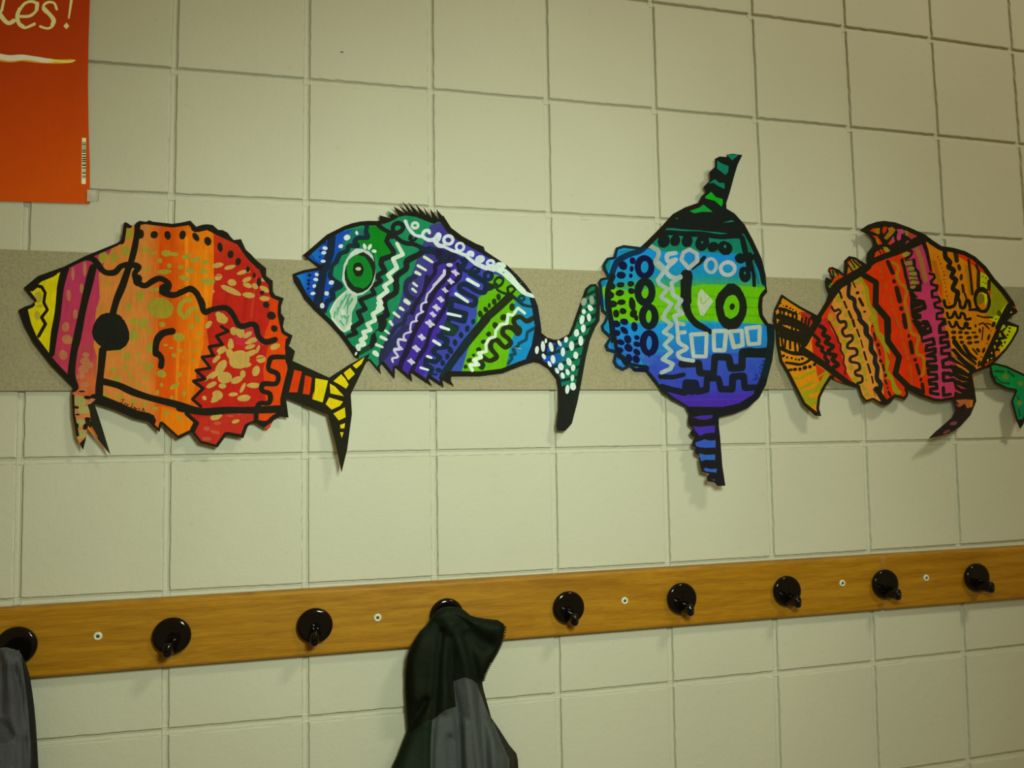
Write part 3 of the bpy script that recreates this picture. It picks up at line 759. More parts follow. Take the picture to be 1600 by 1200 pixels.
    s.line((26, 24, 52), 62, 'P 1150,830 1190,950 1150,1070 1000,1190 R 1180,290 1180,440 1060,660 930,860 860,1100 T 900,500 800,660 740,790', 1)
    s.line((30, 22, 56), 26, 'P 1040,690 1000,790 1020,860'); s.line((30, 22, 56), 26, 'P 1080,680 1090,780')
    s.line(NV, 54, 'Q 210,250 250,330 200,380 300,440 420,450 480,430 470,380'); s.line(NV, 40, 'Q 330,430 440,350')
    s.line(NV, 46, 'Q 260,240 290,290 240,380')
    s.ring(NV, 52, 'Q 630,510,58,62')
    s.line(NV, 60, 'Q 340,480 440,530 560,610 700,680 750,650'); s.fill((22, 38, 36), 'Q 560,590 740,650 700,730 600,760 560,720')
    s.line((30, 48, 14), 38, 'Q 740,680 725,600 780,535 860,560 840,640 760,700 820,760 940,790 930,700 1000,670 1050,720 980,790')
    s.line((20, 50, 60), 52, 'Q 990,820 1090,890 1180,965 1330,995', w1=40); s.ring((18, 60, 84), 38, 'Q 1150,860,44,36')
    s.line(NV, 70, 'Q 400,500 560,600 590,680 560,770 440,745 300,650 200,650 180,720 300,800 430,870 400,970 280,940 90,880 50,880 30,1050', 1)
    s.line(NV, 66, 'R 1260,370 1250,540 1480,600 1450,720 1220,660 1190,760 1340,820 1280,920 1110,890 1070,960 1190,1020 1170,1120 1000,1140 960,1190', 0)
    s.line(NV, 66, 'T 1150,250 1280,300 1260,400 1100,440 1080,520 1180,590 1100,660 960,610 950,700 1050,760 1010,870', 0)
    s.fill((24, 52, 40), 'R 1150,700 1300,800 1380,850 1300,950 1120,900')
    s.line((28, 40, 16), 120, 'Q 970,830 800,990 560,1200', 0, w1=132); s.line((26, 36, 24), 128, 'S 700,280 420,620 260,830', 0)
    s.line((18, 38, 52), 126, 'S 420,600 220,880 90,1060 20,1200', 0); s.line((20, 36, 44), 110, 'T 1560,380 1350,680 1270,870 1330,960', 0, w1=70)
    s.blob((34, 50, 14), 'S 745,75,28,38 690,135,40,44,-20 605,205,42,52 1100,100,40,66 965,260,48,55 840,385,48,55 735,520,42,40 655,640,42,38 580,760,45,36 500,850,28,26 435,930,45,38 375,1030,35,32 Q 790,840,40,52 722,915,36,56')
    s.blob(NV, 'S 495,325,32,45 400,435,38,55 305,535,36,56 210,655,38,56 135,770,42,65,-20 90,870,35,52 15,970,35,50 T 1220,670,32,44,-20 1155,785,50,42,30 1100,850,40,20 1000,880,30,16')
    s.line((34, 40, 14), 66, 'S 650,880 700,920 770,935 860,880 830,820 770,740 780,650 860,610 930,680 1000,730 1080,660 1040,590 960,520 965,440 1040,410 1120,440 1190,520 1220,450 1150,380 1130,290 1230,250 1330,320 1440,260', 1)
    s.line((26, 66, 84), 52, 'S 1460,420 1340,490 1320,610 1210,665 1190,710 1120,760 1150,830 1080,850 1100,900 1040,980', 0)
    s.blob((30, 46, 18), 'S 620,1000,62,82')
    # tail ground
    s.grad((22, 78, 196), (8, 122, 72), 'H 1060,380 1200,400', 'e 838,528 846,480 900,370 960,370 960,620 920,700 860,700 850,590 832,572')
    s.fill((40, 130, 150), 'H 930,290 980,280 970,400 930,430')
    for q in ['F 1520,870 1390,930', 'F 1520,930 1370,1000', 'F 1520,1000 1350,1080', 'F 1520,1080 1340,1150', 'H 1470,60 1290,140', 'H 1450,130 1280,220', 'H 1410,230 1250,310', 'H 1380,320 1000,420', 'H 1350,420 1040,540', 'H 1320,520 1100,590', 'H 1290,620 1110,660', 'H 1000,280 940,480', 'H 1100,300 1040,420']:
        s.line((18, 46, 36), 24, q, 0)
    s.fill((24, 27, 20), 'H 1100,720 1180,690 1260,740 1320,700 1270,900 1200,1120 1070,1120 1080,900')
    # heavy edge
    s.line(K, 120, 'E 60,900 130,1030 250,1170', 0, w1=100); s.line(K, 80, 'G 110,20 260,220 400,350 520,480 600,590 665,690', 0, w1=90)
    s.fill(K, 'G 540,470 640,570 720,640 700,700 660,700'); s.line(K, 60, 'E 45,820 160,780 330,752', 0); s.line(K, 60, 'E 145,635 230,700 330,752', 0, w1=40)
    s.line(K, 90, 'E 145,635 240,555 390,425 560,340 720,295 915,290', 0, w1=86)
    s.fill(K, 'E 900,310 900,200 1030,230 1100,50 1560,120 1620,340 1560,300 1500,300 1460,320 1380,290 1280,250 1180,235 1110,250 1040,290 960,320')
    s.line(K, 90, 'F 60,150 130,215 200,320 300,395 420,460 500,505', 0, w1=112); s.line((26, 26, 30), 84, 'F 500,520 700,655 870,830 935,920', 0, w1=60)
    s.line((22, 28, 40), 120, 'F 960,930 980,1020 1000,1180 H 960,230 960,330 930,420 860,500', 0, w1=110); s.line(K, 80, 'H 120,612 400,615 600,590 780,520 880,490', 0, w1=100)
    s.fill((22, 26, 34), 'H 890,180 960,230 930,300 930,440 880,500 780,530 860,340')
    s.line(K, 66, 'H 930,200 1000,270 1060,290 1110,285 1195,240 1240,130 F 1290,1170 1340,1030 1400,860 1440,825 1490,820', 0, w1=44)
    s.line(K, 70, 'H 880,490 930,500 1010,550 1080,640 1100,740', 0); s.line((24, 32, 22), 76, 'F 1520,860 1530,1000 1525,1150 H 1430,180 1380,300 1345,450 1300,700 1270,850', 0, w1=90)
    s.line((26, 24, 22), 46, 'T 70,630 258,850 232,740', 0); s.line(K, 60, 'T 280,682 468,920 470,745', 0); s.line(K, 70, 'T 490,745 745,965 720,830', 0)
    s.line(K, 80, 'T 748,830 1062,1042 1005,950', 0); s.line(K, 70, 'T 1000,900 1235,1055 1210,925', 0); s.line(K, 60, 'T 1215,925 1398,1040 1345,940', 0)
    # white work
    Wt = (198, 212, 196); Wl = (196, 206, 216)
    s.fill((168, 188, 168), 'G 600,0 690,60 690,140 640,240 630,370 570,440 520,400 430,290 415,230 470,130 540,60')
    for q in ['G 585,70 530,170', 'G 620,60 560,200', 'G 600,120 590,260', 'G 540,130 500,230', 'G 500,200 490,270', 'G 560,280 600,330', 'G 520,330 560,380', 'G 640,110 610,170', 'G 600,280 580,360', 'G 470,240 460,300', 'G 530,240 540,300']:
        s.line((84, 158, 118), 26, q, 1, w1=10)
    s.line((196, 208, 192), 18, 'G 425,230 480,130 560,50'); s.line((196, 208, 192), 20, 'G 440,300 520,400 575,430 630,350'); s.blob((192, 206, 188), 'G 545,245,22,30,-20 600,400,24,30,20')
    s.line(Wt, 38, 'E 1090,515 1150,625 1050,668 1090,760 1000,830 1040,885 960,940 995,990 905,1060 930,1110 900,1170', 0, w1=46)
    s.line(Wt, 40, 'G 900,150 940,205 845,260 870,322 790,360 825,420 750,440 775,490 725,520 760,560 695,580 705,610', 0, w1=44)
    s.blob(Wt, 'G 678,655,10,20,20')
    s.line(Wl, 52, 'P 335,155 370,240 420,310 480,370 560,392 600,380 620,320 690,300 710,340'); s.ring((190, 205, 196), 44, 'P 485,222,50,42')
    s.line(Wl, 58, 'P 590,385 680,445 780,440 840,360 870,380 850,450'); s.line(Wl, 66, 'P 780,450 850,530 930,545'); s.ring(Wl, 52, 'P 1005,450,72,66')
    s.line(Wl, 46, 'P 930,550 1080,620 1160,640'); s.ring(Wl, 40, 'P 1188,558,62,62'); s.line(Wl, 56, 'P 1150,640 1290,690 1330,645 1380,650 1380,690')
    s.line(Wl, 56, 'P 1290,700 1380,780 1470,840 1600,900'); s.blob(Wl, 'P 1500,750,80,62 1360,660,52,44'); s.line(Wl, 60, 'Q 430,320 620,390 720,420'); s.ring(Wl, 44, 'Q 665,310,52,42')
    s.line((200, 218, 206), 120, 'Q 790,400 900,470 1000,570 1100,680 1180,760', 1, w1=80); s.line((200, 218, 206), 76, 'Q 1150,740 1220,790 1340,830', 0, w1=50); s.blob((196, 212, 204), 'Q 820,345,84,52 740,390,60,50')
    s.blob((70, 92, 66), 'Q 870,455,14,9 1055,540,14,10 1130,620,26,9,-20 1035,470,10,6 910,385,12,6 810,365,10,4')
    for w_, q in [(52, 'P 630,715 755,795'), (48, 'P 530,850 655,922'), (52, 'P 500,955 565,988'), (46, 'R 660,125 715,170'), (48, 'R 645,215 700,262'), (72, 'R 535,398 588,438'), (50, 'R 455,512 505,545'), (48, 'R 355,588 440,655'), (46, 'R 295,725 330,778'), (40, 'R 220,865 280,912'), (54, 'R 155,965 235,1005'), (44, 'R 85,1085 175,1122'), (50, 'T 255,262 335,305'), (44, 'T 180,385 278,425'), (84, 'T 155,510 195,545')]:
        s.line(Wt, w_, q, 0, w1=w_ * .8)
    SP = (190, 184, 212)
    s.blob(SP, 'P 1025,840,48,32'); s.line(SP, 52, 'P 945,930 940,990 860,1080 780,1160', 0, w1=44)
    s.line(SP, 44, 'R 1120,0 1020,120 940,230 880,290', 1, w1=22); s.line(SP, 30, 'R 880,290 850,400 865,420 790,450 780,555 815,570 720,620 700,700 715,715 630,740 610,860 620,885 520,920 510,1000 545,1020 430,1010 420,1090 480,1150 370,1170')
    s.line(SP, 34, 'T 610,290 640,320 540,300 520,330 540,430 585,455 470,450 465,490 520,575 430,600 440,655', 1)
    for q, a in [('P 1115,960', 1.2), ('P 1045,1095', 1.1), ('R 1240,95', 1.05), ('R 1155,235', 1), ('R 1088,378', 1.2), ('R 1022,508', 1.3), ('R 965,612', 1.1), ('R 918,755', 1.5), ('R 792,970', 1.25), ('R 705,1145', 1.35), ('T 725,650', 1.2)]:
        v, xy = q.split(); x, y = xy.split(',')
        s.blob(SP, '%s %s,%s,%d,%d,20 %s,%s,%d,%d,75' % (v, x, y, 56 * a, 20 * a, x, y, 46 * a, 22 * a))
    for w_, q in [(52, 'Q 305,565 475,662'), (50, 'Q 125,792 310,915'), (46, 'R 1195,600 1395,642'), (44, 'R 1085,805 1215,850'), (46, 'R 975,1025 1075,1088'), (40, 'T 975,565 1040,590'), (38, 'T 870,745 990,780')]:
        s.line((204, 216, 214), w_, q, 0, w1=w_ * .9)
    s.line((204, 220, 200), 46, 'S 1300,195 1195,110 1110,225 1040,210 1020,355 920,370 845,470 840,560 745,590 690,680 700,790 580,815', 0)
    s.line((204, 220, 200), 56, 'S 580,815 620,880 500,925 580,1000 440,1000 480,1085', 0); s.line((190, 170, 150), 8, 'S 1140,736 1245,748', 0)
    s.blob((200, 210, 222), 'E 590,455,32,30 688,410,16,20,-20 528,542,24,20 370,562,26,19 358,608,26,17 352,692,24,16 287,825,20,17 278,875,24,18 263,940,19,18 250,1015,24,17 435,905,28,22 387,1015,22,24 342,1137,24,26')
    s.blob((20, 28, 90), 'E 215,832,17,17 207,884,17,15 205,920,17,17 200,965,15,14 370,510,12,14 325,590,12,12 320,650,10,10')
    s.blob((206, 216, 214), 'H 1325,38,16,22 1390,8,18,25,-30 1310,118,19,35,10 1372,92,18,34,-10 1322,190,21,38 1262,230,21,36,10 1300,300,23,42 1218,345,22,45,-6 1168,290,17,28 1110,322,15,30,-30 1035,355,18,48,-15 988,300,11,22 962,350,18,50 908,382,18,34 970,440,16,28,-30 1140,400,20,38 1255,430,20,36 1052,465,20,40,-10 1022,508,15,28,-30 1195,488,22,38,-10 1122,530,23,36 1088,568,17,26,-30 1232,542,20,32 1182,580,18,30,-10 1138,610,19,28,-15 1225,632,17,30 1180,732,19,40 1230,708,25,38,-10 F 1440,1035,20,32,-30 1385,1068,17,24 1430,1120,19,34,-10 1368,1140,22,40,5')
    s.blob((140, 152, 138), 'F 1385,980,24,38,25 1455,965,22,38')
    # eye
    s.blob((184, 196, 190), 'E 712,802,182,224'); s.blob((22, 40, 20), 'E 722,806,156,200'); s.blob((8, 130, 30), 'E 716,795,126,174,-4')
    s.line((30, 40, 30), 10, 'E 850,600 868,740 850,860', 1)
    s.blob((24, 34, 20), 'E 703,775,58,68'); s.blob((170, 190, 140), 'E 703,768,27,19')
    s.blob((206, 218, 206), 'E 767,545,16,33,-20 817,550,18,33,20 862,592,24,18')
    root = empty('paper_fish', tuple(onto(690, 480, 0.012)))
    tag(root, 'green, purple and blue painted paper fish with spiky back and big green eye', 'paper fish', 'painted paper fish on the tack strip')
    dep = lambda u, v: 0.0115 + 0.004 * ((v - 480) / 150) ** 2 + 0.004 * max(0, (v - 600) / 80) + 0.0012 * math.sin(u / 50 + 1)
    eye = pts('E ' + ' '.join('%d,%d' % (712 + 184 * math.cos(t / 28 * 6.2832), 803 + 226 * math.sin(t / 28 * 6.2832)) for t in range(28)))
    cut([('body', sil), ('tail_fin', pts('e 838,528 846,480 846,380 960,380 960,700 850,700 848,590 832,572')),
         ('dorsal_fin', pts('E 880,200 905,305 1020,285 1110,250 1180,235 1280,250 1380,290 1460,320 1560,300 1580,255 1560,100 900,60')), ('eye', eye)], s, dep, root, M_PAINT)
fish_green()

# ---------------------------------------------------------------- third paper fish, upright blue one
def fish_blue():
    s = Sheet(1.08, -1); s.bold = 1.1
    sil = pts('I 1148,115 1200,108 1280,118 1240,200 1210,300 1175,430 1146,520 1148,565 1215,605 1300,700 1370,830 1440,980 1475,1120 J 1480,250 1488,300 1450,345 1445,420 1450,490 1495,560 1547,572 1550,700 1530,870 1490,1020 K 1240,235 1180,350 1080,440 960,490 818,525 818,600 830,700 850,960 877,1137 805,1140 780,1108 715,1098 710,1062 732,1030 665,1010 650,950 640,890 655,875 608,850 605,820 610,795 580,780 585,740 605,708 575,690 558,662 592,628 548,590 545,550 553,495 520,430 400,370 300,290 230,200 170,125 J 470,965 380,960 345,925 285,955 225,925 200,880 215,808 150,790 130,745 170,680 110,625 100,580 130,540 145,495 105,460 98,400 85,250 75,220 100,185 155,175 120,110 115,75 I 120,1020 150,975 210,965 215,930 225,890 290,868 430,885 480,840 600,720 700,610 800,555 915,515 940,460 975,430 955,385 1010,330 1005,260 1050,218 1050,150 1090,130 1148,135')
    CY = (20, 134, 206)
    s.fill((20, 140, 190), 'e 900,220 1240,220 1240,780 900,780')
    s.grad((8, 128, 84), (10, 132, 92), 'I 800,700 800,900', 'I 200,600 1600,600 1600,960 1250,940 600,920 480,900')
    s.fill((8, 122, 84), 'I 1260,780 1340,880 1480,1200 1400,1200 1340,1000')
    s.grad((22, 132, 220), (24, 136, 178), 'I 900,940 900,1120', 'I 200,900 600,920 930,935 1230,945 1400,1000 1440,1200 180,1200')
    s.grad((20, 140, 150), (60, 160, 50), 'J 700,180 700,260', 'J 500,170 1440,170 1480,270 150,270')
    s.fill((96, 186, 4), 'J 100,250 380,290 560,260 760,260 880,250 950,235 1150,240 1480,265 1440,340 1440,500 1500,570 1440,570 1080,545 900,530 600,540 380,560 180,540')
    s.grad((60, 180, 70), (24, 130, 205), 'J 900,530 900,570', 'J 100,570 380,555 600,535 900,525 1080,545 1480,570 1480,610 100,640')
    s.grad((26, 132, 208), (54, 100, 208), 'J 700,640 700,850', 'J 100,600 900,560 1560,580 1560,850 1000,870 440,860 380,960 100,960')
    s.grad((62, 82, 208), (64, 66, 196), 'J 800,860 800,1080', 'J 430,850 900,860 1050,810 1560,800 1560,1120 700,1160 480,960')
    s.grad((66, 60, 196), (92, 38, 178), 'K 700,280 700,350', 'K 300,270 700,285 1280,240 1100,420 900,450 500,450')
    s.grad((58, 108, 205), (64, 82, 206), 'J 430,850 560,900', 'J 420,800 600,830 620,900 470,920')
    for q in ['I 700,1000 1400,1020', 'I 900,1090 1380,1100', 'J 880,330 1440,350', 'J 560,420 1440,430', 'J 600,480 1450,500', 'J 560,700 1500,720', 'J 500,790 1000,800', 'K 500,370 1050,360']:
        s.line((30, 128, 176) if 'I' in q or ',7' in q else ((92, 168, 2) if 'J' in q else (84, 50, 190)), 16, q, 0)
    DK = (14, 26, 26); NV = (10, 14, 56)
    # dark cap and horn
    s.fill((18, 25, 22), 'I 560,770 640,700 600,650 800,520 900,350 980,60 1320,60 1250,520 1340,640 1480,900 1420,900 1290,775 1240,780 900,745 600,728')
    T_ = (8, 130, 96)
    for c, q in [(T_, '1150,118 1250,116 1195,162'), (T_, '1070,165 1100,185 1165,212 1160,260 1140,285 1070,232'), (T_, '998,355 1050,320 1085,350 1130,352 1132,402 1080,378 1040,350'),
                 ((6, 170, 20), '958,475 1020,425 1060,470 1115,485 1118,520 1105,548 1050,500'), ((10, 158, 46), '830,580 920,530 960,535 1032,592 940,592 880,604'), (T_, '688,645 720,622 746,652'),
                 (T_, '1118,684 1190,660 1215,673'), (T_, '585,748 600,730 700,728 850,748 740,762 640,760'), (T_, '975,770 1050,760 1180,775 1120,795 1030,790')]:
        s.fill(c, 'I ' + q)
    s.blob(DK, 'I 625,835,50,58 720,830,40,52 820,835,44,56 945,850,60,66 1035,885,45,45 1135,895,60,60 1265,980,52,40 1300,1115,52,66 1345,1010,42,80')
    s.line(DK, 42, 'I 580,790 660,765 800,775 950,780 1100,800 1200,790 1270,800 1290,860 1310,950')
    s.blob((20, 130, 100), 'I 945,845,10,8 1135,880,10,16 1300,1102,8,12'); s.line(DK, 30, 'J 1340,40 1372,140 1378,245')
    s.line(DK, 70, 'I 1400,960 1450,1080 1470,1180', 0)
    s.line((12, 120, 110), 16, 'I 1372,1000 1400,1130 1415,1190')
    # scallops on the left
    s.line((8, 40, 70), 46, 'I 480,870 420,920 330,950 235,1010 190,1120', 1); s.line(DK, 50, 'J 200,170 160,280 165,440 190,560 205,680 232,800 290,860 340,910 480,935', 1)
    for c, q in [((14, 130, 100), 'I 245,940 270,920 370,905 320,925'), ((14, 128, 120), 'I 135,1030 165,995 180,1000 170,1080 150,1080'), ((20, 120, 160), 'J 100,230 130,205 150,215 110,270'), ((96, 186, 4), 'J 110,380 125,420 150,470 120,440'),
                 ((14, 132, 170), 'J 135,570 160,560 170,625 160,620'), ((14, 110, 180), 'J 180,735 205,720 215,780 195,780'), ((14, 132, 210), 'J 240,870 262,860 282,895 250,895'), ((20, 120, 90), 'J 355,920 420,925 400,940')]:
        s.fill(c, q)
    s.blob((18, 28, 14), 'J 185,250,38,32 265,240,32,25 350,232,28,26 180,325,32,32 258,308,37,27 355,292,30,25 198,400,38,32 272,385,35,25 362,400,28,60,-5 228,480,28,32 285,460,32,25 372,480,30,36 395,515,20,25')
    s.blob(NV, 'J 285,80,38,35 365,40,28,28 357,108,18,24 270,160,37,33 350,165,18,18 230,565,35,28 295,548,38,26,25 380,590,28,40,-15 235,642,32,25 295,620,37,26,40 265,718,35,25,25 325,695,32,35,-30 400,680,22,22 400,735,32,22,15 255,785,35,25 330,765,32,38,-30 400,800,32,26,40 335,850,25,38,-20 395,860,35,30,30')
    s.ring(NV, 46, 'J 465,92,58,76'); s.ring(DK, 62, 'J 468,300,60,88'); s.ring(DK, 58, 'J 500,505,54,84'); s.ring(NV, 54, 'J 503,725,52,86')
    s.fill(DK, 'J 380,250 450,170 480,200 430,330'); s.fill(NV, 'J 470,780 500,850 545,790')
    # black curve, eye, keys
    s.line(DK, 30, 'I 962,972 930,1010 860,1060', 0); s.line((20, 26, 22), 96, 'J 815,160 810,260 808,380', 1); s.line((20, 26, 22), 70, 'J 805,380 830,480 890,560 960,600 1010,632', w1=44)
    s.blob((22, 28, 18), 'J 1185,425,140,182'); s.blob((96, 186, 4), 'J 1190,425,64,104'); s.blob((22, 40, 10), 'J 1195,422,23,28')
    s.line((22, 28, 34), 60, 'J 775,900 915,895 925,975 1040,985 1050,840 1165,845 1185,935 1275,930 1280,800 1340,790 1490,810', 0)
    s.fill(DK, 'J 1290,780 1500,760 1500,850 1300,845')
    s.line((20, 26, 40), 44, 'J 600,1005 700,1010 790,990', 0, w1=34); s.line((20, 24, 40), 56, 'J 605,1090 690,1115 800,1140 810,1055 890,1060 905,1130 980,1115 985,1020 1080,1020 1100,1110 1195,1110 1200,1005 1290,1000 1300,1100 1400,1095', 0)
    s.blob((22, 24, 44), 'J 850,1110,50,50')
    s.fill((20, 26, 44), 'K 500,210 560,190 640,240 640,300 560,320 500,300')
    # grey and silver brush lines
    Gy = (150, 168, 164)
    s.line((146, 160, 148), 38, 'I 455,850 520,880 580,920 575,970 558,1020 640,1090'); s.line(Gy, 34, 'J 575,50 640,110 575,200 590,235 660,275 600,340 690,400 640,470 620,520 690,570 625,635 695,675 630,740 690,795 615,860 700,900 680,940 605,972', 0)
    s.line((160, 172, 170), 36, 'I 725,935 655,950 660,1005 725,990 660,1050 650,1100 700,1140 765,1140'); s.line(Gy, 36, 'J 765,170 690,225 700,320 770,370 730,430 780,480 710,500 735,560 790,570', 0)
    s.line((160, 174, 172), 34, 'J 735,560 740,640 800,635', 0); s.line((160, 174, 172), 34, 'J 745,640 750,720 820,768 745,810 770,855 870,872')
    for q in [('I 832,1062 770,990 790,930 840,905 900,940 905,1000'), ('J 852,655 982,648 975,838 872,835'), ('J 1040,625 1145,625 1130,785 1045,785'), ('J 1178,628 1275,622 1282,742 1208,760'), ('J 1312,602 1425,590 1420,730 1332,735')]:
        s.line((166, 178, 172) if 'J' in q else (160, 166, 170), 34, q, 0, True)
    s.ring((150, 168, 180), 28, 'I 1018,1040,46,58'); s.ring((168, 174, 184), 32, 'I 1158,1065,60,54')
    s.fill((168, 182, 152), 'J 935,270 1040,375 1000,430 955,500 928,490 905,400 910,320'); s.line((140, 172, 60), 8, 'J 930,350 950,400 1000,350')
    # signature, upright along the right side
    for q in ['620,460 700,470 700,520 630,500 620,460', '640,560 610,600 650,630 670,590 640,560', '590,580 600,650', '520,680 600,720 590,760', '530,820 590,860', '560,850 545,880', '440,880 480,940', '430,900 400,950', '380,990 460,1020', '440,960 510,1040', '400,1040 450,1080', '330,1040 420,1080', '350,1080 330,1110']:
        s.line((20, 26, 128), 22, 'd ' + q, 0)
    # tail strip
    s.fill((24, 22, 26), 'K 500,440 900,440 900,520 1100,440 900,1180 500,1180')
    s.fill((22, 22, 24), 'K 520,428 700,432 860,432 1000,400 1160,300 1260,200 1280,330 1000,520 820,530 540,500')
    for c, q in [((88, 40, 168), '565,530 650,512 785,503 750,535 700,548 650,545 600,528'), ((86, 44, 184), '590,605 640,612 785,598 782,662 700,668 650,692 610,650'), ((62, 84, 204), '608,752 650,738 690,722 740,735 790,730 788,795 700,798 640,792 612,778'),
                 ((54, 94, 196), '640,848 700,862 786,858 785,908 700,905 660,918'), ((66, 92, 210), '680,990 700,976 740,988 800,985 796,1020 700,1008'), ((50, 60, 90), '745,1082 785,1078 780,1096')]:
        s.fill(c, 'K ' + q)
    # heavy edge
    s.line(K, 70, 'I 480,860 600,735 700,620 800,560 915,520 940,460', 0); s.line((18, 24, 22), 96, 'I 1215,605 1300,700 1370,830 1440,980 1475,1120', 0, w1=80)
    s.line((20, 28, 30), 76, 'J 1480,170 1490,290', 0, w1=30); s.line(K, 70, 'J 1488,300 1450,345 1440,420 1450,490 1495,560 1547,572', 0, w1=60)
    s.line((16, 32, 34), 130, 'J 1545,580 1550,700 1530,870 1490,1020 1440,1150', 0); s.line((18, 22, 26), 120, 'K 1240,235 1180,350 1080,440 960,490 818,525', 0)
    s.line((20, 28, 26), 60, 'K 170,125 230,200 300,290 400,370 520,440', 0, w1=50)
    s.line((12, 36, 50), 44, 'J 480,965 380,960 345,925 285,955 225,925 200,880 215,808 150,790 130,745 170,680 110,625 100,580 130,540 145,495 105,460 98,400 85,250 75,220 100,185 155,175 120,110 115,75 I 120,1020 150,975 210,965 215,930 225,890 290,868 430,885', 0)
    s.fill(NV, 'J 350,930 480,940 500,970 380,965')
    root = empty('paper_fish', tuple(onto(1080, 480, 0.012)))
    tag(root, 'upright blue paper fish with a green eye, dark horn above and striped tail below', 'paper fish', 'painted paper fish on the tack strip')
    dep = lambda u, v: 0.012 + 0.030 * min(1.6, abs((v - 500) / 260)) ** 2.2 * (1 if v > 500 else 0.45) + 0.0012 * math.sin(u / 45)
    eye = pts('J ' + ' '.join('%d,%d' % (1185 + 142 * math.cos(t / 24 * 6.2832), 425 + 184 * math.sin(t / 24 * 6.2832)) for t in range(24)))
    cut([('body', sil), ('dorsal_fin', pts('I 860,60 1340,60 1250,560 1100,575 915,530')), ('tail_fin', pts('K 500,500 545,500 700,512 840,520 900,1180 500,1180')), ('eye', eye)], s, dep, root, M_PAINT)
fish_blue()

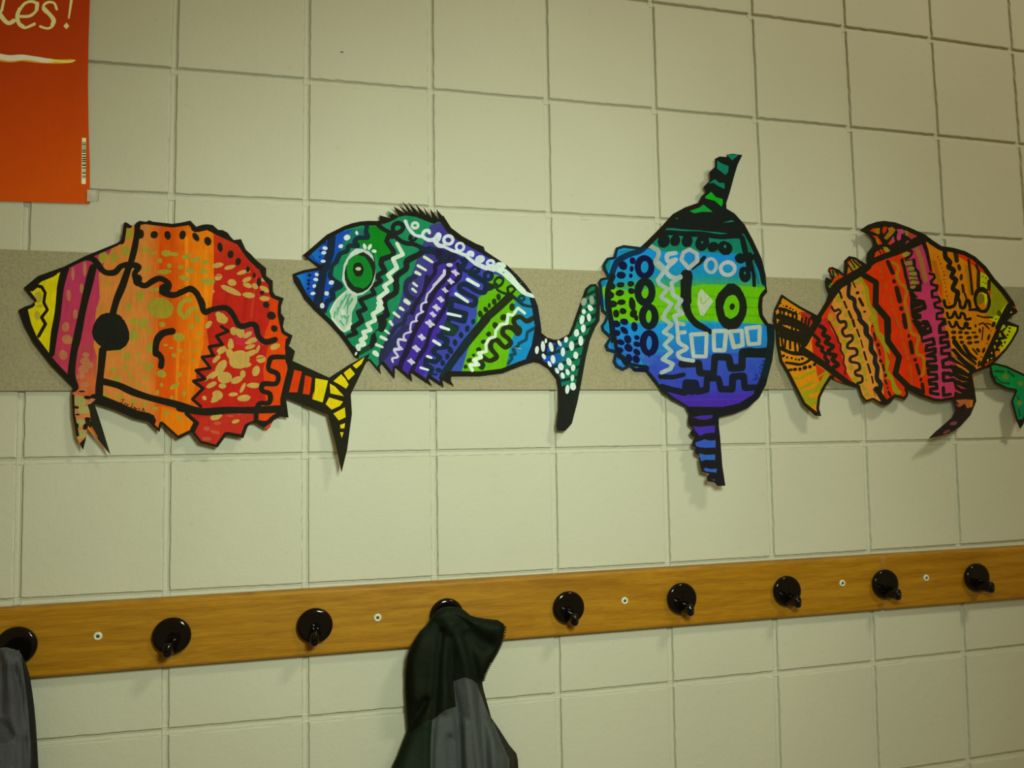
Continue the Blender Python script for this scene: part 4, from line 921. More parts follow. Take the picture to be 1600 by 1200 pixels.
# ---------------------------------------------------------------- fourth paper fish, faces right
def fish_tropical():
    s = Sheet(1.32, -1); s.bold = 1.16
    K = (28, 24, 10)
    sil = pts('L 217,900 300,960 430,1040 605,1132 640,1080 700,980 725,900 700,845 688,770 700,715 770,748 720,640 735,612 770,605 850,640 892,682 900,600 895,540 950,487 1020,500 1090,545 1150,585 1140,520 1150,450 1215,370 1200,310 1150,255 1065,210 1150,150 1250,115 1330,105 1450,120 1560,160 M 80,135 240,195 420,275 520,350 620,415 760,435 900,475 1020,540 1150,660 1250,800 1370,930 1480,1080 W 1505,880 1420,930 1335,1010 1525,1090 X 1500,200 1400,380 1270,560 1080,750 980,830 680,952 O 740,800 690,920 600,1020 500,1080 330,1122 390,1060 450,1010 530,940 560,880 540,790 440,805 380,800 260,760 155,705 160,750 130,790 50,765 0,800 N 1450,980 1400,1040 1340,1070 1290,1055 1215,1005 1130,1030 1080,960 1045,868 940,840 850,810 760,770 700,860 640,980 625,1100 650,1185 580,1180 450,1060 370,900 280,720 200,590 160,400 150,250 120,150 130,60 L 140,1060 170,1000')
    OL = (150, 142, 16)
    s.grad((228, 66, 2), (222, 56, 2), 'e 1380,420 1420,600', 'e 1190,320 1610,320 1610,700 1190,700')
    s.fill((214, 144, 8), 'e 1190,440 1300,440 1262,550 1300,590 1290,670 1190,670')
    s.fill((192, 46, 30), 'L 430,1090 605,1120 600,1180 N 580,130 520,220 450,200 420,60')
    s.fill((206, 64, 8), 'Y 545,680 780,860 620,1120 600,930 570,900')
    s.fill((214, 144, 8), 'N 530,320 560,500 470,440 500,360')
    s.fill((208, 34, 24), 'N 640,160 720,100 800,60 940,700 960,850 560,500 555,310')
    s.fill((176, 40, 70), 'N 630,160 690,140 690,190'); s.line((180, 40, 80), 20, 'Y 600,380 700,500 790,700')
    s.grad((214, 92, 50), (218, 142, 62), 'N 760,250 900,250', 'U 600,290 500,330 250,600 190,780 N 710,110 760,250 830,350 870,500 900,660 960,760 1060,880 1090,1000 1215,1010 1330,1060 1320,700 1180,250 U 850,900 780,800 720,560')
    s.fill((218, 140, 58), 'U 600,290 500,330 250,600 190,780 400,1180 760,1190 830,900 760,650 720,500')
    s.line(OL, 84, 'U 560,310 700,400 760,560 770,720 850,860 900,1000 910,1190'); s.line((150, 140, 14), 84, 'V 70,0 120,190 200,330 265,500 280,700 270,830 340,1000 430,1130', 1)
    s.fill((220, 62, 4), 'U 640,300 850,440 860,720 830,840 790,700 770,500')
    s.fill((216, 62, 6), 'U 900,870 1050,1020 1040,1190 940,1190'); s.fill((222, 66, 4), 'V 150,0 240,30 250,330 200,230'); s.fill((214, 70, 8), 'V 240,480 390,610 350,790 270,800 300,650')
    s.fill((222, 62, 2), 'V 230,900 350,960 400,1080 360,1190 250,1190')
    s.line(OL, 60, 'V 320,880 360,1000 380,1100 460,1130')
    # magenta and orange head
    s.fill((178, 46, 98), 'M 440,360 400,365 250,430 190,500 190,800 240,1000 230,1190 O 230,0 240,200 300,350 330,560 350,780 540,790 560,560 530,400 500,200 470,0 M 640,1190 560,880 480,700')
    s.fill((215, 142, 4), 'M 430,360 640,430 1050,680 1180,900 1190,1190 640,1190 560,880 480,700 O 470,0 980,0 1000,200 880,420 700,570 600,500 540,420 500,200')
    s.grad((216, 70, 10), (214, 136, 4), 'W 290,600 350,600', 'W 230,400 320,400 380,700 430,1190 380,1190 300,650')
    s.fill((184, 118, 6), 'W 150,60 230,80 330,480 240,420'); s.fill((186, 130, 10), 'W 680,120 760,200 780,640 730,560')
    s.fill((138, 142, 4), 'W 1080,400 1200,450 1320,650 1340,740 1170,930 1000,940 1060,800 1080,600')
    s.fill((186, 198, 2), 'W 915,240 1050,320 1050,520 920,500'); s.fill((186, 198, 2), 'W 1330,740 1370,780 1180,1120 1120,1020 1000,950 1180,930')
    s.fill((186, 194, 2), 'X 1200,60 1540,130 1400,380 1180,580 1100,520 1000,560 1100,300')
    s.fill((214, 142, 10), 'X 1060,380 1180,440 1180,600 960,760 900,760')
    s.blob((150, 146, 10), 'W 955,320,16,24 1005,345,16,20 960,410,20,16 1000,430,20,20')
    s.line((172, 112, 60), 56, 'M 320,440 370,560 400,700 430,820', 1)
    # orange-red ground, olive rivers
    for q in ['U 1150,100 1240,170 1215,300 1260,420 1370,520 1340,700 1370,850 1400,1000 1440,1190', 'V 600,0 640,200 750,260 720,450 740,540 830,580 830,800 800,860']:
        s.line((182, 124, 18), 52, q)
    for q in ['U 960,170 975,260', 'U 1110,620 1130,760', 'U 1180,900 1220,1020', 'V 470,170 500,280', 'V 520,350 560,520', 'V 620,690 650,1000', 'U 1030,420 1050,500', 'V 420,0 460,120']:
        s.line((202, 104, 12), 38, q, 0)
    s.blob((200, 110, 18), 'U 1000,335,20,16 1155,835,30,22 V 590,600,30,30')
    for q in ['305,680,50,58', '350,830,38,40', '430,920,50,40', '470,1060,45,45', '820,980,55,66', '680,570,34,30', '600,420,50,32', '180,960,40,55', '240,1040,40,28']:
        s.blob((166, 146, 24), 'U ' + q)
    s.blob((164, 148, 28), 'Y 1065,50,42,50 1085,140,42,42 1165,250,50,45 1190,350,50,45 1225,460,42,50 1245,570,38,45 1270,660,34,45 1290,760,38,45 1310,840,38,40 1340,940,32,28 1285,1030,34,26 1315,1080,38,26 1345,1160,40,30 860,50,60,40 910,230,50,30 990,340,50,50 1010,480,40,60 1095,740,50,45 1160,930,55,45')
    # tail decoration
    s.line(OL, 50, 'Y 200,910 290,912', 0); s.line(OL, 46, 'Y 330,905 430,840 540,800', 0); s.line(OL, 46, 'Y 290,1085 400,1030 500,980', 0); s.line(OL, 80, 'Y 330,1180 450,1120 560,1090 660,970 720,850', 0)
    s.line(OL, 26, 'Y 560,860 580,900 720,790', 0); s.line((150, 142, 16), 90, 'N 440,960 520,1040 570,1020', 0)
    s.line(K, 70, 'N 190,100 320,140 430,200 510,250', 1); s.line(K, 62, 'N 170,210 300,270 430,300 480,330', 1); s.line(K, 46, 'N 200,300 300,340 430,370 450,420', 1)
    for q in ['N 200,30 210,130', 'N 240,60 250,180', 'N 290,90 300,200', 'N 340,80 330,240', 'N 380,90 370,260', 'N 440,120 410,300', 'N 480,140 470,250', 'N 520,130 500,230', 'N 190,160 200,300', 'N 250,250 250,340', 'N 320,260 320,350', 'N 380,300 370,400', 'N 180,300 190,440', 'N 215,320 230,440', 'N 260,350 250,450', 'N 310,370 310,450', 'N 360,390 370,480', 'N 400,370 420,470', 'N 450,250 440,380']:
        s.line(K, 22, q, 1)
    s.fill(K, 'N 180,150 260,120 420,190 560,240 500,300 430,260 300,200 190,190'); s.fill(K, 'N 165,215 300,255 440,300 470,340 440,350 300,320 170,270'); s.fill(K, 'N 200,440 330,480 450,480 450,530 300,510')
    s.blob(K, 'N 215,130,20,40 270,150,18,40 330,170,18,40 400,190,24,50 470,230,26,50 240,240,16,30 350,280,20,30 420,310,20,40')
    s.blob(K, 'L 205,1065,25,24 245,1080,24,22 295,1098,18,22 335,1115,15,18 205,1000,12,12 235,1028,8,9 272,1035,16,13 310,1055,13,12 340,1070,10,10 372,1095,12,12 410,1112,8,8 455,1135,10,10 485,1160,15,14 530,1165,12,14')
    s.line(K, 26, 'L 190,1060 250,1065 330,1100 380,1120', 0)
    s.line(K, 52, 'Y 0,440 100,490 200,520 340,530'); s.line(K, 38, 'Y 80,665 180,680 300,695 400,660 470,605'); s.blob(K, 'Y 40,560,30,24 100,585,20,20 170,595,20,20 235,615,16,18 285,620,20,20 335,603,24,24 150,780,42,24 222,772,36,28 300,768,30,28 378,745,38,36 455,730,32,28 525,695,28,27')
    # body line work
    s.line(K, 58, 'Y 620,100 690,150 660,230 760,280 700,350 820,410 750,480 765,530 860,550 810,620 900,700 830,735'); s.line(K, 50, 'Y 500,220 600,320 560,380 650,430 640,480 700,530 690,590 745,650 720,670')
    s.line((70, 14, 20), 26, 'Y 750,20 800,110 860,225 885,270 900,340 935,380 935,470 985,560 980,680 1015,750 1000,850', 0)
    s.line((42, 26, 16), 34, 'U 190,790 240,862 300,835 335,880 285,930 310,1020 390,1020 425,1090 365,1140 360,1195'); s.line((38, 30, 22), 40, 'Y 900,0 935,40 1005,25 1020,110 965,150 970,210 1010,255 1105,240 1120,310 1050,370 1050,440 1170,450 1190,540 1095,580 1090,650 1215,680 1230,770 1165,800 1180,860 1265,880 1270,960 1200,990')
    s.line((30, 28, 26), 56, 'U 470,440 460,620 545,680 560,800 620,905 655,1030 730,1090 740,1190', 1, w1=64); s.line((30, 28, 26), 66, 'Y 1230,-10 1320,90 1335,210 1410,310 1410,460 1475,550 1470,660 1510,750 1500,910 1560,1000 1535,1130', 1); s.line(K, 56, 'N 1250,890 1320,1000 1370,1050')
    s.line(K, 84, 'U 640,262 890,415 880,765 1070,990 1075,1200', 0); s.line(K, 84, 'V 262,0 272,330 450,580 390,840 600,1050 800,1140', 0)
    for w_, q in [(34, 'U 320,560 352,655'), (28, 'U 388,712 430,812'), (34, 'U 460,862 505,970'), (28, 'U 520,1000 548,1100'), (20, 'U 525,405 565,490'), (40, 'U 630,670 682,770'), (34, 'Y 1130,0 1152,100'), (28, 'Y 1190,150 1230,260'), (20, 'Y 1250,310 1282,430'), (28, 'Y 1300,500 1335,625'), (28, 'Y 1360,690 1400,825'), (26, 'Y 1420,880 1442,985'), (10, 'Y 1440,1070 1480,1190'), (30, 'Y 1455,200 1480,315'), (28, 'Y 1535,460 1555,545'),
                  (34, 'V 195,700 215,790'), (28, 'V 230,940 255,1000'), (34, 'V 282,1120 310,1180'), (58, 'U 1070,90 1150,265'), (64, 'U 1210,500 1260,705'), (54, 'U 1320,920 1355,1110'), (48, 'V 520,0 550,120'), (56, 'V 625,345 655,510'), (44, 'V 725,700 765,840'), (46, 'V 810,1000 830,1130')]:
        s.line((38, 24, 12), w_, q, 0)
    s.blob((40, 26, 12), 'U 600,575,32,26 710,870,22,20 830,1100,20,13 1170,395,30,38 1283,822,35,38 Y 1430,100,20,14 1520,390,28,34 1560,640,30,32 V 238,865,28,28 270,1060,15,20 600,250,22,30 698,622,28,33 788,932,25,30')
    # combs in the magenta band
    s.fill(K, 'U 1390,520 1600,420 1600,560 1470,560 1600,700 1600,1190 1440,950 1420,800 1420,650')
    s.fill(K, 'V 640,0 780,0 900,0 960,120 970,200 820,260 810,390 780,250')
    for c, q in [((176, 44, 96), 'U 1480,670 1600,620 1600,680 1500,700'), ((176, 44, 96), 'U 1470,820 1600,780 1600,830'), ((176, 44, 96), 'U 1540,890 1600,870 1600,910'), ((176, 44, 96), 'U 1530,1000 1600,980 1600,1030'), ((176, 44, 96), 'V 870,135 920,110 905,155'), ((176, 44, 96), 'V 790,90 850,75 820,100')]:
        s.fill(c, q)
    s.line(K, 44, 'M 300,1060 400,1080 420,1150 290,1190', 0); s.line(K, 48, 'V 830,330 980,290 1000,380 880,400 870,480 1010,450 1010,510 880,560 1010,570 1020,640 890,650 890,720 1030,720 1030,770 900,780 910,850 1030,850 1040,920 920,940 930,1000 1030,1000 1040,1070 940,1080 940,1140 1060,1160', 0)
    s.line(K, 38, 'W 125,275 190,290 205,340 145,400 155,445 240,465 235,530 160,550 165,645 260,640 295,710 200,740 215,800 330,830 335,880 240,900 235,985 360,985 375,1060 290,1090 290,1190', 0); s.line(K, 46, 'V 1150,20 1080,100 1080,200 1190,190 1205,260 1100,275 1100,360 1210,340 1225,420 1110,440 1115,530 1230,520 1245,600 1130,640 1140,740 1300,730', 0); s.line(K, 50, 'V 1290,850 1140,830 1145,950 1290,940', 0); s.line(K, 46, 'V 1140,1060 1145,1180 1250,1160', 0)
    # green comb under the dorsal fin
    s.line(K, 44, 'U 1290,60 1330,180 1350,300 1380,400 1400,510', 0); s.line(K, 42, 'U 1480,60 1490,190 1545,250 1560,340 1595,420', 0)
    s.blob((152, 150, 40), 'Z 860,775,66,42,-20'); s.blob((142, 132, 50), 'U 1395,112,62,38 1435,200,58,38 1470,275,58,36 1462,345,62,36 1480,420,54,38 1470,490,46,26')
    for q in ['Z 790,850 900,830 960,790', 'U 1340,75 1420,60 1480,55', 'U 1370,165 1440,150 1500,150', 'U 1400,240 1480,235 1530,230', 'U 1400,310 1480,320 1540,310', 'U 1400,385 1460,370 1540,380', 'U 1420,455 1480,450 1560,450']:
        s.line(K, 13, q)
    s.line(K, 40, 'Z 900,700 970,720 950,790 860,850'); s.fill(K, 'U 1440,550 1600,400 1600,500')
    # head detail
    s.line((40, 16, 26), 46, 'M 405,375 440,470 470,600 490,710', 0, w1=24)
    s.blob((170, 66, 4), 'W 255,15,13,15 275,60,10,12 297,120,16,18 315,185,13,12 343,245,13,14 355,300,15,18 350,370,13,14 362,420,12,12 370,490,11,11 380,560,16,16 395,625,16,16 405,685,11,11 432,735,18,14')
    s.line(K, 50, 'M 655,440 668,550 722,610 700,665 765,705 735,780 790,820 750,920 810,965 795,1050', 1)
    for w_, q in [(46, 'M 785,490 800,590'), (30, 'M 868,880 880,960'), (22, 'M 895,980 915,1040'), (30, 'M 940,580 968,800 985,985'), (40, 'M 1060,720 1055,900'), (34, 'M 1185,830 1180,930'), (30, 'M 1030,640 1060,720')]:
        s.line((50, 32, 6), w_, q, 0)
    s.blob((54, 30, 6), 'M 828,670,24,42,-10 853,785,20,44')
    s.line(K, 46, 'W 350,700 380,795 450,800 520,760 540,650 590,700 610,800 670,800 700,700 740,710 755,800'); s.line(K, 42, 'W 750,840 860,840 1000,870')
    s.line(K, 40, 'W 400,890 420,965 480,950 520,870 560,960 600,960 620,890 670,920 690,990 760,980'); s.line(K, 38, 'W 430,1030 470,1110 520,1090 540,1025 590,1120 660,1130 680,1050 720,1060 710,1120 760,1130')
    s.blob((44, 30, 6), 'X 345,220,48,38 465,220,48,32 575,232,52,28 705,225,45,20 345,318,48,35 470,310,38,30 620,320,55,35 742,302,50,32 490,398,42,32 632,408,55,32 755,395,52,28 780,540,46,32,40 880,540,28,55,15 800,780,30,60,15 970,310,26,65,12 735,105,20,35 810,190,22,48 1055,80,38,55,20')
    s.blob((140, 50, 4), 'X 845,660,16,18 940,425,14,16 1010,195,12,14')
    for w_, q in [(34, 'X 685,515 765,610'), (24, 'X 868,130 850,360'), (30, 'X 800,80 870,55 930,110 975,155'), (26, 'W 870,930 960,955 1110,960'), (24, 'X 930,60 1000,80')]:
        s.line((52, 32, 6), w_, q)
    s.blob((80, 82, 6), 'W 1210,895,36,50 1160,985,14,12')
    # black fan at the gill and pectoral fin
    s.fill(K, 'O 540,420 600,480 700,565 745,800 540,790 560,700 530,600')
    for w_, w2, q in [(80, 60, 'X 360,390 520,600 720,780'), (90, 70, 'X 340,560 520,740 700,870'), (60, 50, 'X 530,460 620,600 740,700'), (70, 60, 'X 300,700 500,830 660,920'), (60, 60, 'X 300,830 450,950 640,980'), (60, 60, 'X 250,950 450,1060 650,1100'), (60, 50, 'X 300,1040 500,1150 650,1190')]:
        s.line(K, w_, q, 1, w1=w2)
    s.fill((178, 44, 90), 'X 200,775 300,735 390,780 370,810 290,790'); s.fill((222, 140, 6), 'X 385,775 450,800 560,870 630,930 600,945 500,870 400,820')
    s.fill((190, 140, 30), 'X 400,955 560,1010 605,1025 600,1035'); s.fill((178, 44, 90), 'X 210,1045 340,1005 440,1070 420,1080 340,1030'); s.fill((214, 120, 10), 'X 420,1060 520,1095 600,1105 500,1110')
    s.line((222, 146, 10), 12, 'X 400,540 520,650 720,800', 1); s.fill((178, 44, 90), 'V 1340,1010 1400,1030 1500,1075 1420,1070'); s.fill((178, 44, 90), 'V 1180,1110 1330,1085 1430,1140 1400,1150 1330,1115 1200,1135'); s.fill((222, 140, 6), 'X 290,540 330,570 420,680 310,610')
    s.fill((34, 26, 22), 'O 530,775 745,775 800,900 500,1140 300,1140')
    s.fill((182, 96, 60), 'O 565,792 640,785 710,790 700,850 660,862 610,850'); s.fill((190, 130, 10), 'O 685,795 712,790 705,850 685,850'); s.fill((170, 50, 80), 'O 562,825 610,835 600,862')
    s.fill(K, 'O 600,850 640,820 660,860 620,900 560,870'); s.blob((120, 56, 66), 'O 545,990,34,15,-8 485,1062,34,12,-25')
    # lower jaw
    s.line(K, 66, 'X 1210,30 1080,300 990,500 900,700 860,800', 0); s.line(K, 50, 'X 1290,100 1190,220 1260,310 1110,350 1190,410 1090,490 1140,540 1020,600 1070,680 950,720', 0)
    s.fill(K, 'X 1250,250 1100,330 1180,400 1060,560 1100,640 980,760 900,780 1000,520 1100,330 1180,180')
    s.fill((178, 180, 6), 'X 1245,85 1275,125 1185,190'); s.blob((176, 160, 20), 'X 1170,260,20,26 1115,372,20,22 1078,480,20,28 1022,590,16,18 1020,685,22,12 955,720,18,24'); s.blob((214, 140, 20), 'X 1120,580,36,32')
    s.blob((40, 38, 4), 'X 1345,145,20,20 1335,205,20,20 1305,268,20,20 1285,322,18,18 1258,398,20,24 1208,463,18,20')
    # dorsal fin
    s.fill((30, 26, 12), 'Z 30,345 200,200 450,150 700,200 1000,320 1300,480 1230,540 1100,560 900,660 600,780 300,920 150,980 130,820 250,600 230,500')
    for c, q in [((226, 72, 6), '222,350 270,310 400,300 395,400 370,415 290,375'), ((166, 122, 10), '300,315 400,300 395,400 370,415 310,380'), ((226, 72, 6), '265,440 340,440 400,510 440,580 370,605 335,540 320,480'), ((170, 130, 20), '320,490 370,500 390,590 350,580'),
                 ((222, 56, 6), '445,300 470,278 535,280 520,340 480,405 445,385'), ((172, 130, 24), '540,300 620,280 680,330 650,380 600,440 520,510 470,480 480,430 560,370'), ((184, 60, 110), '700,320 800,320 860,400 1020,430 1070,440 960,500 890,440 780,400 770,500 730,530 690,490 700,400'),
                 ((160, 130, 50), '790,350 960,335 1000,380 960,440 870,440 850,370'), ((196, 66, 60), '930,340 1000,380 1070,435 960,490 900,440'), ((224, 66, 24), '540,580 600,510 640,440 660,550 580,605'), ((170, 60, 110), '600,500 640,440 665,540 620,570'),
                 ((226, 74, 8), '285,860 320,740 400,680 440,690 520,640 580,740 440,770 330,850'), ((166, 150, 26), '450,640 520,640 580,700 570,750 520,740 480,690'), ((150, 60, 90), '850,580 890,520 925,540 880,570')]:
        s.fill(c, 'Z ' + q)
    for w_, q in [(40, 'Z 425,270 420,420 470,560'), (22, 'Z 250,395 330,425 430,420'), (18, 'Z 540,290 510,400 460,470'), (34, 'Z 700,370 680,440 690,540'), (26, 'Z 830,400 850,480 900,500'), (20, 'Z 380,690 420,760'), (16, 'Z 450,690 470,750')]:
        s.line(K, w_, q)
    # little spines on the back
    s.fill((176, 112, 44), 'U 430,270 490,40 540,30 720,140 640,190'); s.blob((150, 140, 20), 'U 520,120,40,50 590,170,50,30')
    s.fill((182, 118, 60), 'U 200,350 185,240 230,215 340,300'); s.blob((84, 110, 24), 'U 260,255,34,30 250,320,40,20'); s.fill(K, 'U 90,320 200,350 210,520 130,560 80,420'); s.blob((96, 128, 20), 'U 205,445,36,22'); s.blob((84, 104, 70), 'U 165,478,22,20')
    for q in ['U 480,60 560,180', 'U 455,140 520,240', 'U 530,70 650,180', 'U 600,80 700,160', 'U 210,230 230,340', 'U 250,220 300,300']: s.line(K, 22, q, 0)
    # heavy edge
    s.line(K, 150, 'U -60,960 120,690 300,450 620,260 760,160', 0, w1=130); s.line(K, 110, 'Z 200,960 300,880 500,800 700,730 900,640 1060,570 1250,480', 0, w1=110)
    s.line(K, 70, 'U 90,330 80,440 150,560', 0); s.line(K, 46, 'U 95,330 205,365 140,220 145,190 200,175 290,225 380,290', 0); s.line(K, 60, 'U 400,290 420,150 395,80 490,10 610,40 740,150', 0)
    s.line(K, 110, 'M 240,195 420,275 520,350 620,415 760,435 900,475 1020,540 1150,660 1250,800 1370,930 1480,1080', 0, w1=110); s.line(K, 80, 'W 1370,780 1270,960 1190,1120', 0); s.fill(K, 'W 1350,740 1520,860 1335,1010 1230,1040')
    s.blob((150, 150, 110), 'W 1400,880,16,14')
    s.line(K, 70, 'X 1230,40 1520,95 1500,200 1400,380 1270,560 1080,750 980,830', 0); s.line(K, 60, 'X 980,830 840,880 670,950', 0)
    s.line(K, 50, 'L 140,1060 217,900 430,1040 605,1132', 0); s.line(K, 60, 'N 120,60 130,150 160,400 200,590 280,720 370,900 450,1060 620,1190', 0, w1=50); s.line(K, 60, 'N 760,770 700,860 640,980 625,1100 645,1180', 0, w1=50)
    s.line(K, 92, 'N 440,470 560,545 700,640 820,735 950,830 1050,870', 0, w1=50); s.line(K, 80, 'N 620,130 540,260 460,400', 0)
    s.line(K, 36, 'N 1050,870 1080,960 1130,1030 1215,1005 1290,1055', 0); s.line(K, 60, 'N 1290,1055 1340,1070 1400,1040 1450,980 1560,1010', 0, w1=50); s.line(K, 40, 'O 0,800 50,765 130,790 160,750 155,705', 0)
    s.line(K, 50, 'O 150,700 260,760 380,800 440,805 540,785', 0)
    # eye
    s.blob(K, 'W 945,690,142,202'); s.blob((214, 138, 6), 'W 945,700,84,140'); s.fill((188, 198, 2), 'W 900,590 960,570 1020,600 1030,700 990,780 985,650 940,590'); s.blob((134, 118, 8), 'W 922,672,62,86')
    root = empty('paper_fish', tuple(onto(1410, 500, 0.012)))
    tag(root, 'orange and magenta paper fish facing right, with curved dorsal fin and lime open mouth', 'paper fish', 'painted paper fish on the tack strip')
    dep = lambda u, v: 0.0115 + 0.020 * max(0, (v - 500) / 150) ** 1.7 + 0.010 * max(0, (470 - v) / 120) ** 1.6 + 0.008 * max(0, (u - 1480) / 110) ** 2
    eye = pts('W ' + ' '.join('%d,%d' % (945 + 144 * math.cos(t / 24 * 6.2832), 690 + 204 * math.sin(t / 24 * 6.2832)) for t in range(24)))
    cut([('body', sil), ('tail_fin', pts('e 1195,440 1280,480 1283,500 1270,520 1258,548 1275,560 1300,585 1302,600 1290,670 1195,670')),
         ('dorsal_fin', pts('Z -60,300 300,60 900,180 1350,520 1230,520 1060,590 900,665 700,750 500,830 300,910 180,985 100,900')), ('pectoral_fin', pts('O 520,783 600,795 760,780 780,900 500,1150 280,1140')), ('eye', eye)], s, dep, root, M_PAINT)
fish_tropical()

# ---------------------------------------------------------------- next fish in the row: only its green tail is in view
def fish_tail_green():
    s = Sheet(1.5, -1)
    sil = pts('O 846,488 900,474 1000,500 1145,568 1200,600 1290,640 1420,600 1600,560 1760,640 1800,800 1700,940 1500,980 1330,900 1240,800 1180,860 1140,1000 1112,1038 1080,970 1060,900 1036,800 1072,712 1000,700 900,650 866,585')
    s.grad((6, 126, 44), (8, 118, 62), 'O 900,560 1100,900', 'e 1530,540 1740,540 1740,700 1530,700')
    for w_, q in [(22, 'O 900,545 970,550'), (20, 'O 1010,545 1060,590'), (18, 'O 900,590 950,640 1020,650'), (14, 'O 1090,760 1120,830'), (14, 'O 1100,870 1110,930'), (26, 'O 1200,700 1600,720'), (22, 'O 1300,800 1600,820')]:
        s.line((12, 70, 34), w_, q)
    s.blob((110, 110, 40), 'O 988,592,28,20 1115,650,22,20 1108,815,20,22 1250,690,30,20')
    s.line(K, 36, 'O 846,488 900,474 1000,500 1145,568 1200,600 1290,640 1420,600 1600,560 1760,640 1800,800 1700,940 1500,980 1330,900 1240,800 1180,860 1140,1000 1112,1038 1080,970 1060,900 1036,800 1072,712 1000,700 900,650 866,585', 0, True)
    s.fill(K, 'O 1080,960 1150,950 1112,1040')
    root = empty('paper_fish', tuple(onto(1610, 610, 0.02)))
    tag(root, 'green tail of a paper fish cut off by the right edge of the photo', 'paper fish', 'painted paper fish on the tack strip')
    dep = lambda u, v: 0.022 + 0.012 * max(0, (v - 590) / 80)
    cut([('body', pts('O 846,488 900,474 1000,500 1145,568 1200,600 1290,640 1420,600 1600,560 1760,640 1800,800 1700,940 1500,980 1330,900 1240,800 1180,860 1140,1000 1112,1038 1080,970 1060,900 1036,800 1072,712 1000,700 900,650 866,585')),
         ('tail_fin', pts('O 780,440 1180,440 1260,620 1240,1100 780,1100'))], s, dep, root, M_PAINT)
fish_tail_green()

# ---------------------------------------------------------------- orange poster, its tape
def poster():
    s = Sheet(1.95, -1); s.temper = False
    sil = [(-320, -260), (142, -260), (141, -100), (140.5, 0), (138.5, 60), (137.5, 130), (138.5, 200), (140.5, 260), (140.5, 318.5), (60, 316), (0, 314), (-160, 309), (-320, 304)]
    s.grad((138, 38, 0), (158, 58, 0), 'e 0,40 60,300', 'e -340,-280 160,-280 160,330 -340,330')
    for c, w_, q, sm in [((205, 200, 128), 24, 'a -4,74 22,112 50,132 78,118', 1), ((205, 200, 128), 15, 'a -6,80 10,58 26,-20', 0), ((205, 200, 128), 20, 'a -60,160 -20,-80', 0)]:
        s.line(c, w_, q, sm)
    s.line((202, 196, 124), 16, 'a 100,92 165,92 205,62 212,25 180,8 140,20 110,60 100,92 104,132 140,158 196,136', 1)
    s.line((202, 196, 124), 22, 'a 112,50 98,90 106,130 130,150', 1); s.line((202, 196, 124), 22, 'a 212,20 208,55', 1)
    s.line((202, 196, 124), 14, 'a 322,52 308,18 275,12 248,30 250,60 285,85 308,110 300,145 270,162 228,150', 1); s.line((202, 196, 124), 24, 'a 250,50 285,85 305,115 298,140', 1)
    s.fill((205, 200, 120), 'a 386,106 402,-40 416,-40 412,10 395,105'); s.fill((205, 205, 120), 'a 377,128 394,148 377,166 360,148')
    s.line((190, 120, 20), 46, 'a -40,318 60,336 130,330 240,345 330,350 410,346', 1, w1=20)
    s.line((214, 196, 168), 34, 'a -40,312 50,330 130,325 210,335 250,342 300,345', 1, w1=22); s.line((200, 190, 90), 16, 'a 290,343 380,350 425,343', 1, w1=8)
    s.fill((202, 204, 150), 'a 466,783 489,784 487,1045 463,1044')
    rr = random.Random(8); y = 806
    while y < 1014:
        h = rr.choice([3, 4, 6, 8, 10]); s.fill((46, 40, 24), 'a 467,%d 489,%d 488,%d 466,%d' % (y, y, min(1016, y + h), min(1016, y + h))); y += h + rr.choice([3, 4, 5, 7])
    root = empty('poster', tuple(onto(60, 100, 0.004)))
    tag(root, 'glossy orange poster with cream lettering and a barcode, in the upper left corner', 'poster')
    dep = lambda u, v: 0.0028 + 0.0028 * math.exp(-((u - 140) / 40) ** 2) * (1 + math.sin(v / 70)) * .5
    cut([('sheet', sil)], s, dep, root, M_PRINT, thick=0.0005, step=16)
    m, nt, b = newmat('clear_tape'); v = coords(nt)
    nt.links.new(ramp(nt, noise(nt, v, 90, 3), [(0.3, (0.60, 0.58, 0.46)), (0.7, (0.76, 0.74, 0.60))]), b.inputs['Base Color'])
    b.inputs['Roughness'].default_value = 0.15; b.inputs['Alpha'].default_value = 0.5; b.inputs['Specular IOR Level'].default_value = 0.8
    # tape: bent down over the poster corner with a curled free end
    V_, F_ = [], []
    pr = [(136, 0.0067), (141, 0.0066), (144, 0.0022), (150, 0.0012), (153, 0.0016), (155, 0.0036)]
    for th in (0, 0.00025):
        for u, d in pr:
            for v_ in (296.5, 306, 314.5): V_.append(tuple(onto(u + (v_ - 305) * -0.03, v_, d - th)))
    n = len(pr) * 3
    for i in range(len(pr) - 1):
        for j in range(2):
            a = i * 3 + j; F_.append((a, a + 1, a + 4, a + 3)); F_.append((n + a, n + a + 3, n + a + 4, n + a + 1))
    rim = [i * 3 for i in range(len(pr))] + [(len(pr) - 1) * 3 + 1] + [i * 3 + 2 for i in reversed(range(len(pr)))] + [1]
    for i in range(len(rim)): F_.append((rim[i], rim[(i + 1) % len(rim)], n + rim[(i + 1) % len(rim)], n + rim[i]))
    t = mesh('adhesive_tape', V_, F_, None, m)
    tag(t, 'small piece of clear tape at the lower right corner of the orange poster', 'tape')
poster()

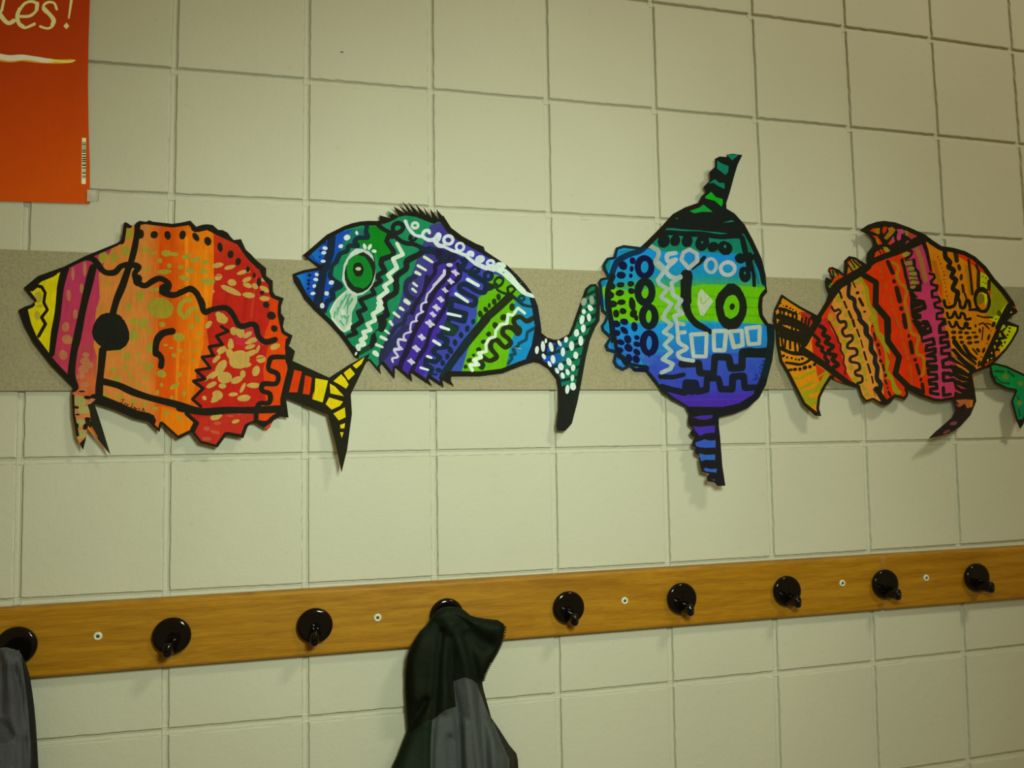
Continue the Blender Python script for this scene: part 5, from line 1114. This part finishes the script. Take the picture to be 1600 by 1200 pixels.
# ---------------------------------------------------------------- jackets on the hooks
def seg_d(p, a, b):
    dx, dy = b[0] - a[0], b[1] - a[1]
    t = max(0, min(1, ((p[0] - a[0]) * dx + (p[1] - a[1]) * dy) / (dx * dx + dy * dy)))
    return math.hypot(p[0] - a[0] - t * dx, p[1] - a[1] - t * dy)
def folds(rs):
    R_ = [(pts(t), amp, sg) for amp, sg, t in rs]
    def f(u, v):
        d = 0
        for P, amp, sg in R_:
            m = min(seg_d((u, v), P[i], P[i + 1]) for i in range(len(P) - 1))
            if m < 3.2 * sg: d += amp * math.exp(-(m / sg) ** 2 / 2)
        return d
    return f
def edge_dist(sil):
    def f(u, v):
        return min(seg_d((u, v), sil[i], sil[(i + 1) % len(sil)]) for i in range(len(sil)))
    return f
def fleece_jacket():
    s = Sheet(1.0, -1); s.temper = False
    sil = pts('b 325,165 338,138 370,105 405,85 450,77 520,83 560,105 600,140 640,152 700,162 790,172 830,198 840,225 832,270 815,330 785,395 740,470 700,550 682,610 695,670 720,760 745,850 800,930 870,1040 920,1100 930,1145 940,1300 960,1700 980,2300 990,3000 860,3080 520,3120 200,3090 -60,3020 -70,2300 -30,1700 30,1250 100,1100 165,930 155,820 147,640 150,520 165,420 200,330 250,250 300,200')
    GN = (37, 46, 35); GY = (80, 83, 80); BR = (44, 42, 26)
    s.fill(GN, 'b -200,0 1200,0 1200,3200 -200,3200')
    s.grad((34, 40, 30), (30, 34, 24), 'b 450,100 300,700', 'b 100,60 860,60 860,760 330,860 100,1000')
    s.fill(GY, 'b 480,600 560,570 610,585 690,650 1200,1000 1200,3200 315,3200 325,1000 335,870 420,800 500,775')
    s.fill((46, 42, 30), 'b 640,600 690,640 740,760 760,900 700,760')
    s.fill((50, 48, 38), 'b 745,840 960,1060 1010,3100 900,3100 870,1140 800,980')
    s.fill((36, 34, 22), 'b 790,180 850,210 840,250 700,590 672,640 690,560 800,330 815,230')
    root = empty('fleece_jacket', tuple(onto(690, 960, 0.055)))
    tag(root, 'dark green and grey fleece jacket with a zip, on the middle of the coat rail', 'jacket', 'jackets hanging on the coat rails')
    ed = edge_dist(sil)
    fo = folds([(0.012, 7, 'b 430,170 380,400 345,700 325,1000 310,1500 300,3000'), (-0.016, 5, 'b 400,260 375,450 345,800 325,1100 315,1600'),
                (0.008, 5, 'b 470,200 440,420 430,700 420,790'), (-0.009, 5, 'b 460,300 455,560 500,760 520,900 530,1200 520,2000'), (0.012, 8, 'b 500,200 560,420 600,650 640,900 680,1200 720,2600'),
                (-0.012, 5, 'b 560,280 620,470 660,640 665,800 700,1200'), (0.008, 5, 'b 720,760 760,1000 770,1300 800,2600'), (-0.010, 4, 'b 745,870 800,1000 865,1120 870,1500 900,2600'),
                (0.014, 14, 'b 600,160 720,200 800,220'), (-0.016, 10, 'b 560,200 640,300 720,340'), (0.008, 9, 'b 830,230 780,380 700,540'),
                (-0.013, 5, 'b 165,930 235,830 290,740'), (0.008, 9, 'b 250,330 200,500 210,700'), (0.008, 12, 'b 250,900 160,1100 90,1500 40,2600'),
                (-0.006, 5, 'b 460,1000 470,1400 440,2600'), (0.007, 5, 'b 560,900 590,1300 600,2600'), (0.010, 8, 'b 350,150 450,95 540,110 600,150'), (-0.006, 4, 'b 370,200 420,150 500,150 570,190')])
    def dep(u, v):
        e = ed(u, v)
        low = min(1, max(0, (v - 1000) / 60))
        return 0.048 - 0.026 * low + (0.034 + 0.014 * low) * (1 - math.exp(-e / 14)) + 1.5 * fo(u, v) * min(1, e / 9)
    panel = pts('b 480,600 520,578 560,570 610,582 640,605 668,640 695,668 745,845 960,1060 1100,1400 1100,3200 315,3200 325,1000 335,868 420,800 500,775')
    zipb = pts('b 800,165 870,200 860,270 690,640 672,625 690,560 770,400 818,300 822,225')
    cut([('body', sil), ('grey_panel', panel), ('zip', zipb)], s, dep, root, M_FLEECE, thick=0.005, step=5, smooth=True)
    # zip teeth along the free edge
    P = spline(pts('b 836,215 840,245 826,300 790,385 742,468 704,545 684,608'), 3)
    bm = bmesh.new(); acc = 0
    for i in range(len(P) - 1):
        L = math.hypot(P[i + 1][0] - P[i][0], P[i + 1][1] - P[i][1]); k = 0
        n = max(1, int(L / 2.3))
        for j in range(n):
            t = j / n
            u = P[i][0] + (P[i + 1][0] - P[i][0]) * t + 0.8; v = P[i][1] + (P[i + 1][1] - P[i][1]) * t
            q = onto(u, v, dep(u, v) - 0.003)
            bmesh.ops.create_cube(bm, size=1.0, matrix=Matrix.Translation(q) @ Matrix.Diagonal((0.0032, 0.0030, 0.0011, 1)))
    me = bpy.data.meshes.new('zip_teeth'); bm.to_mesh(me); bm.free()
    z = [c for c in root.children if c.name.startswith('zip')][0]
    link('zip_teeth', me, z, mat_plain('dark_zip', (0.012, 0.012, 0.010), 0.4))
fleece_jacket()

def grey_jacket():
    s = Sheet(1.15, -1); s.temper = False
    sil = pts('c -40,300 -10,270 20,258 55,256 90,268 125,276 150,290 172,318 190,352 208,400 225,455 238,510 252,600 268,720 280,850 290,1000 300,1180 310,1500 320,2200 330,3000 100,3060 -400,3040 -700,2900 -720,1800 -560,1100 -400,700 -250,470 -120,350')
    s.fill((76, 77, 78), 'c -900,200 500,200 500,3200 -900,3200')
    s.fill((42, 42, 38), 'c 165,300 260,300 420,3200 240,3200 240,1000 215,700 190,500'); s.fill((64, 66, 64), 'c -60,850 40,862 90,890 120,940 100,980 50,1004 -60,1000')
    root = empty('grey_jacket', tuple(onto(10, 1010, 0.05)))
    tag(root, 'blue-grey jacket hanging on the hook at the lower left edge', 'jacket', 'jackets hanging on the coat rails')
    ed = edge_dist(sil)
    fo = folds([(-0.010, 4, 'c 85,290 110,420 160,600 190,900 210,1200'), (0.009, 6, 'c 40,270 60,420 90,700 110,1000 120,2000'), (0.006, 5, 'c 150,320 190,520 220,800 240,1200 250,2500'),
                (-0.008, 5, 'c 10,360 20,560 0,760'), (-0.009, 5, 'c -40,840 60,880 120,1000 110,1180'), (0.009, 7, 'c 190,900 180,1200 190,2200'), (0.016, 10, 'e 22,1016 20,1030'), (-0.009, 5, 'c 200,1000 215,1300 210,2200')])
    def dep(u, v):
        e = ed(u, v)
        low = min(1, max(0, (v - 1040) / 60))
        return 0.052 - 0.028 * low + (0.026 + 0.014 * low) * (1 - math.exp(-e / 16)) + 0.7 * fo(u, v) * min(1, e / 7)
    cut([('body', sil), ('sleeve', pts('c 165,240 190,480 215,700 235,1000 240,3200 500,3200 500,200'))], s, dep, root, M_FLEECE, thick=0.005, step=6, smooth=True)
grey_jacket()
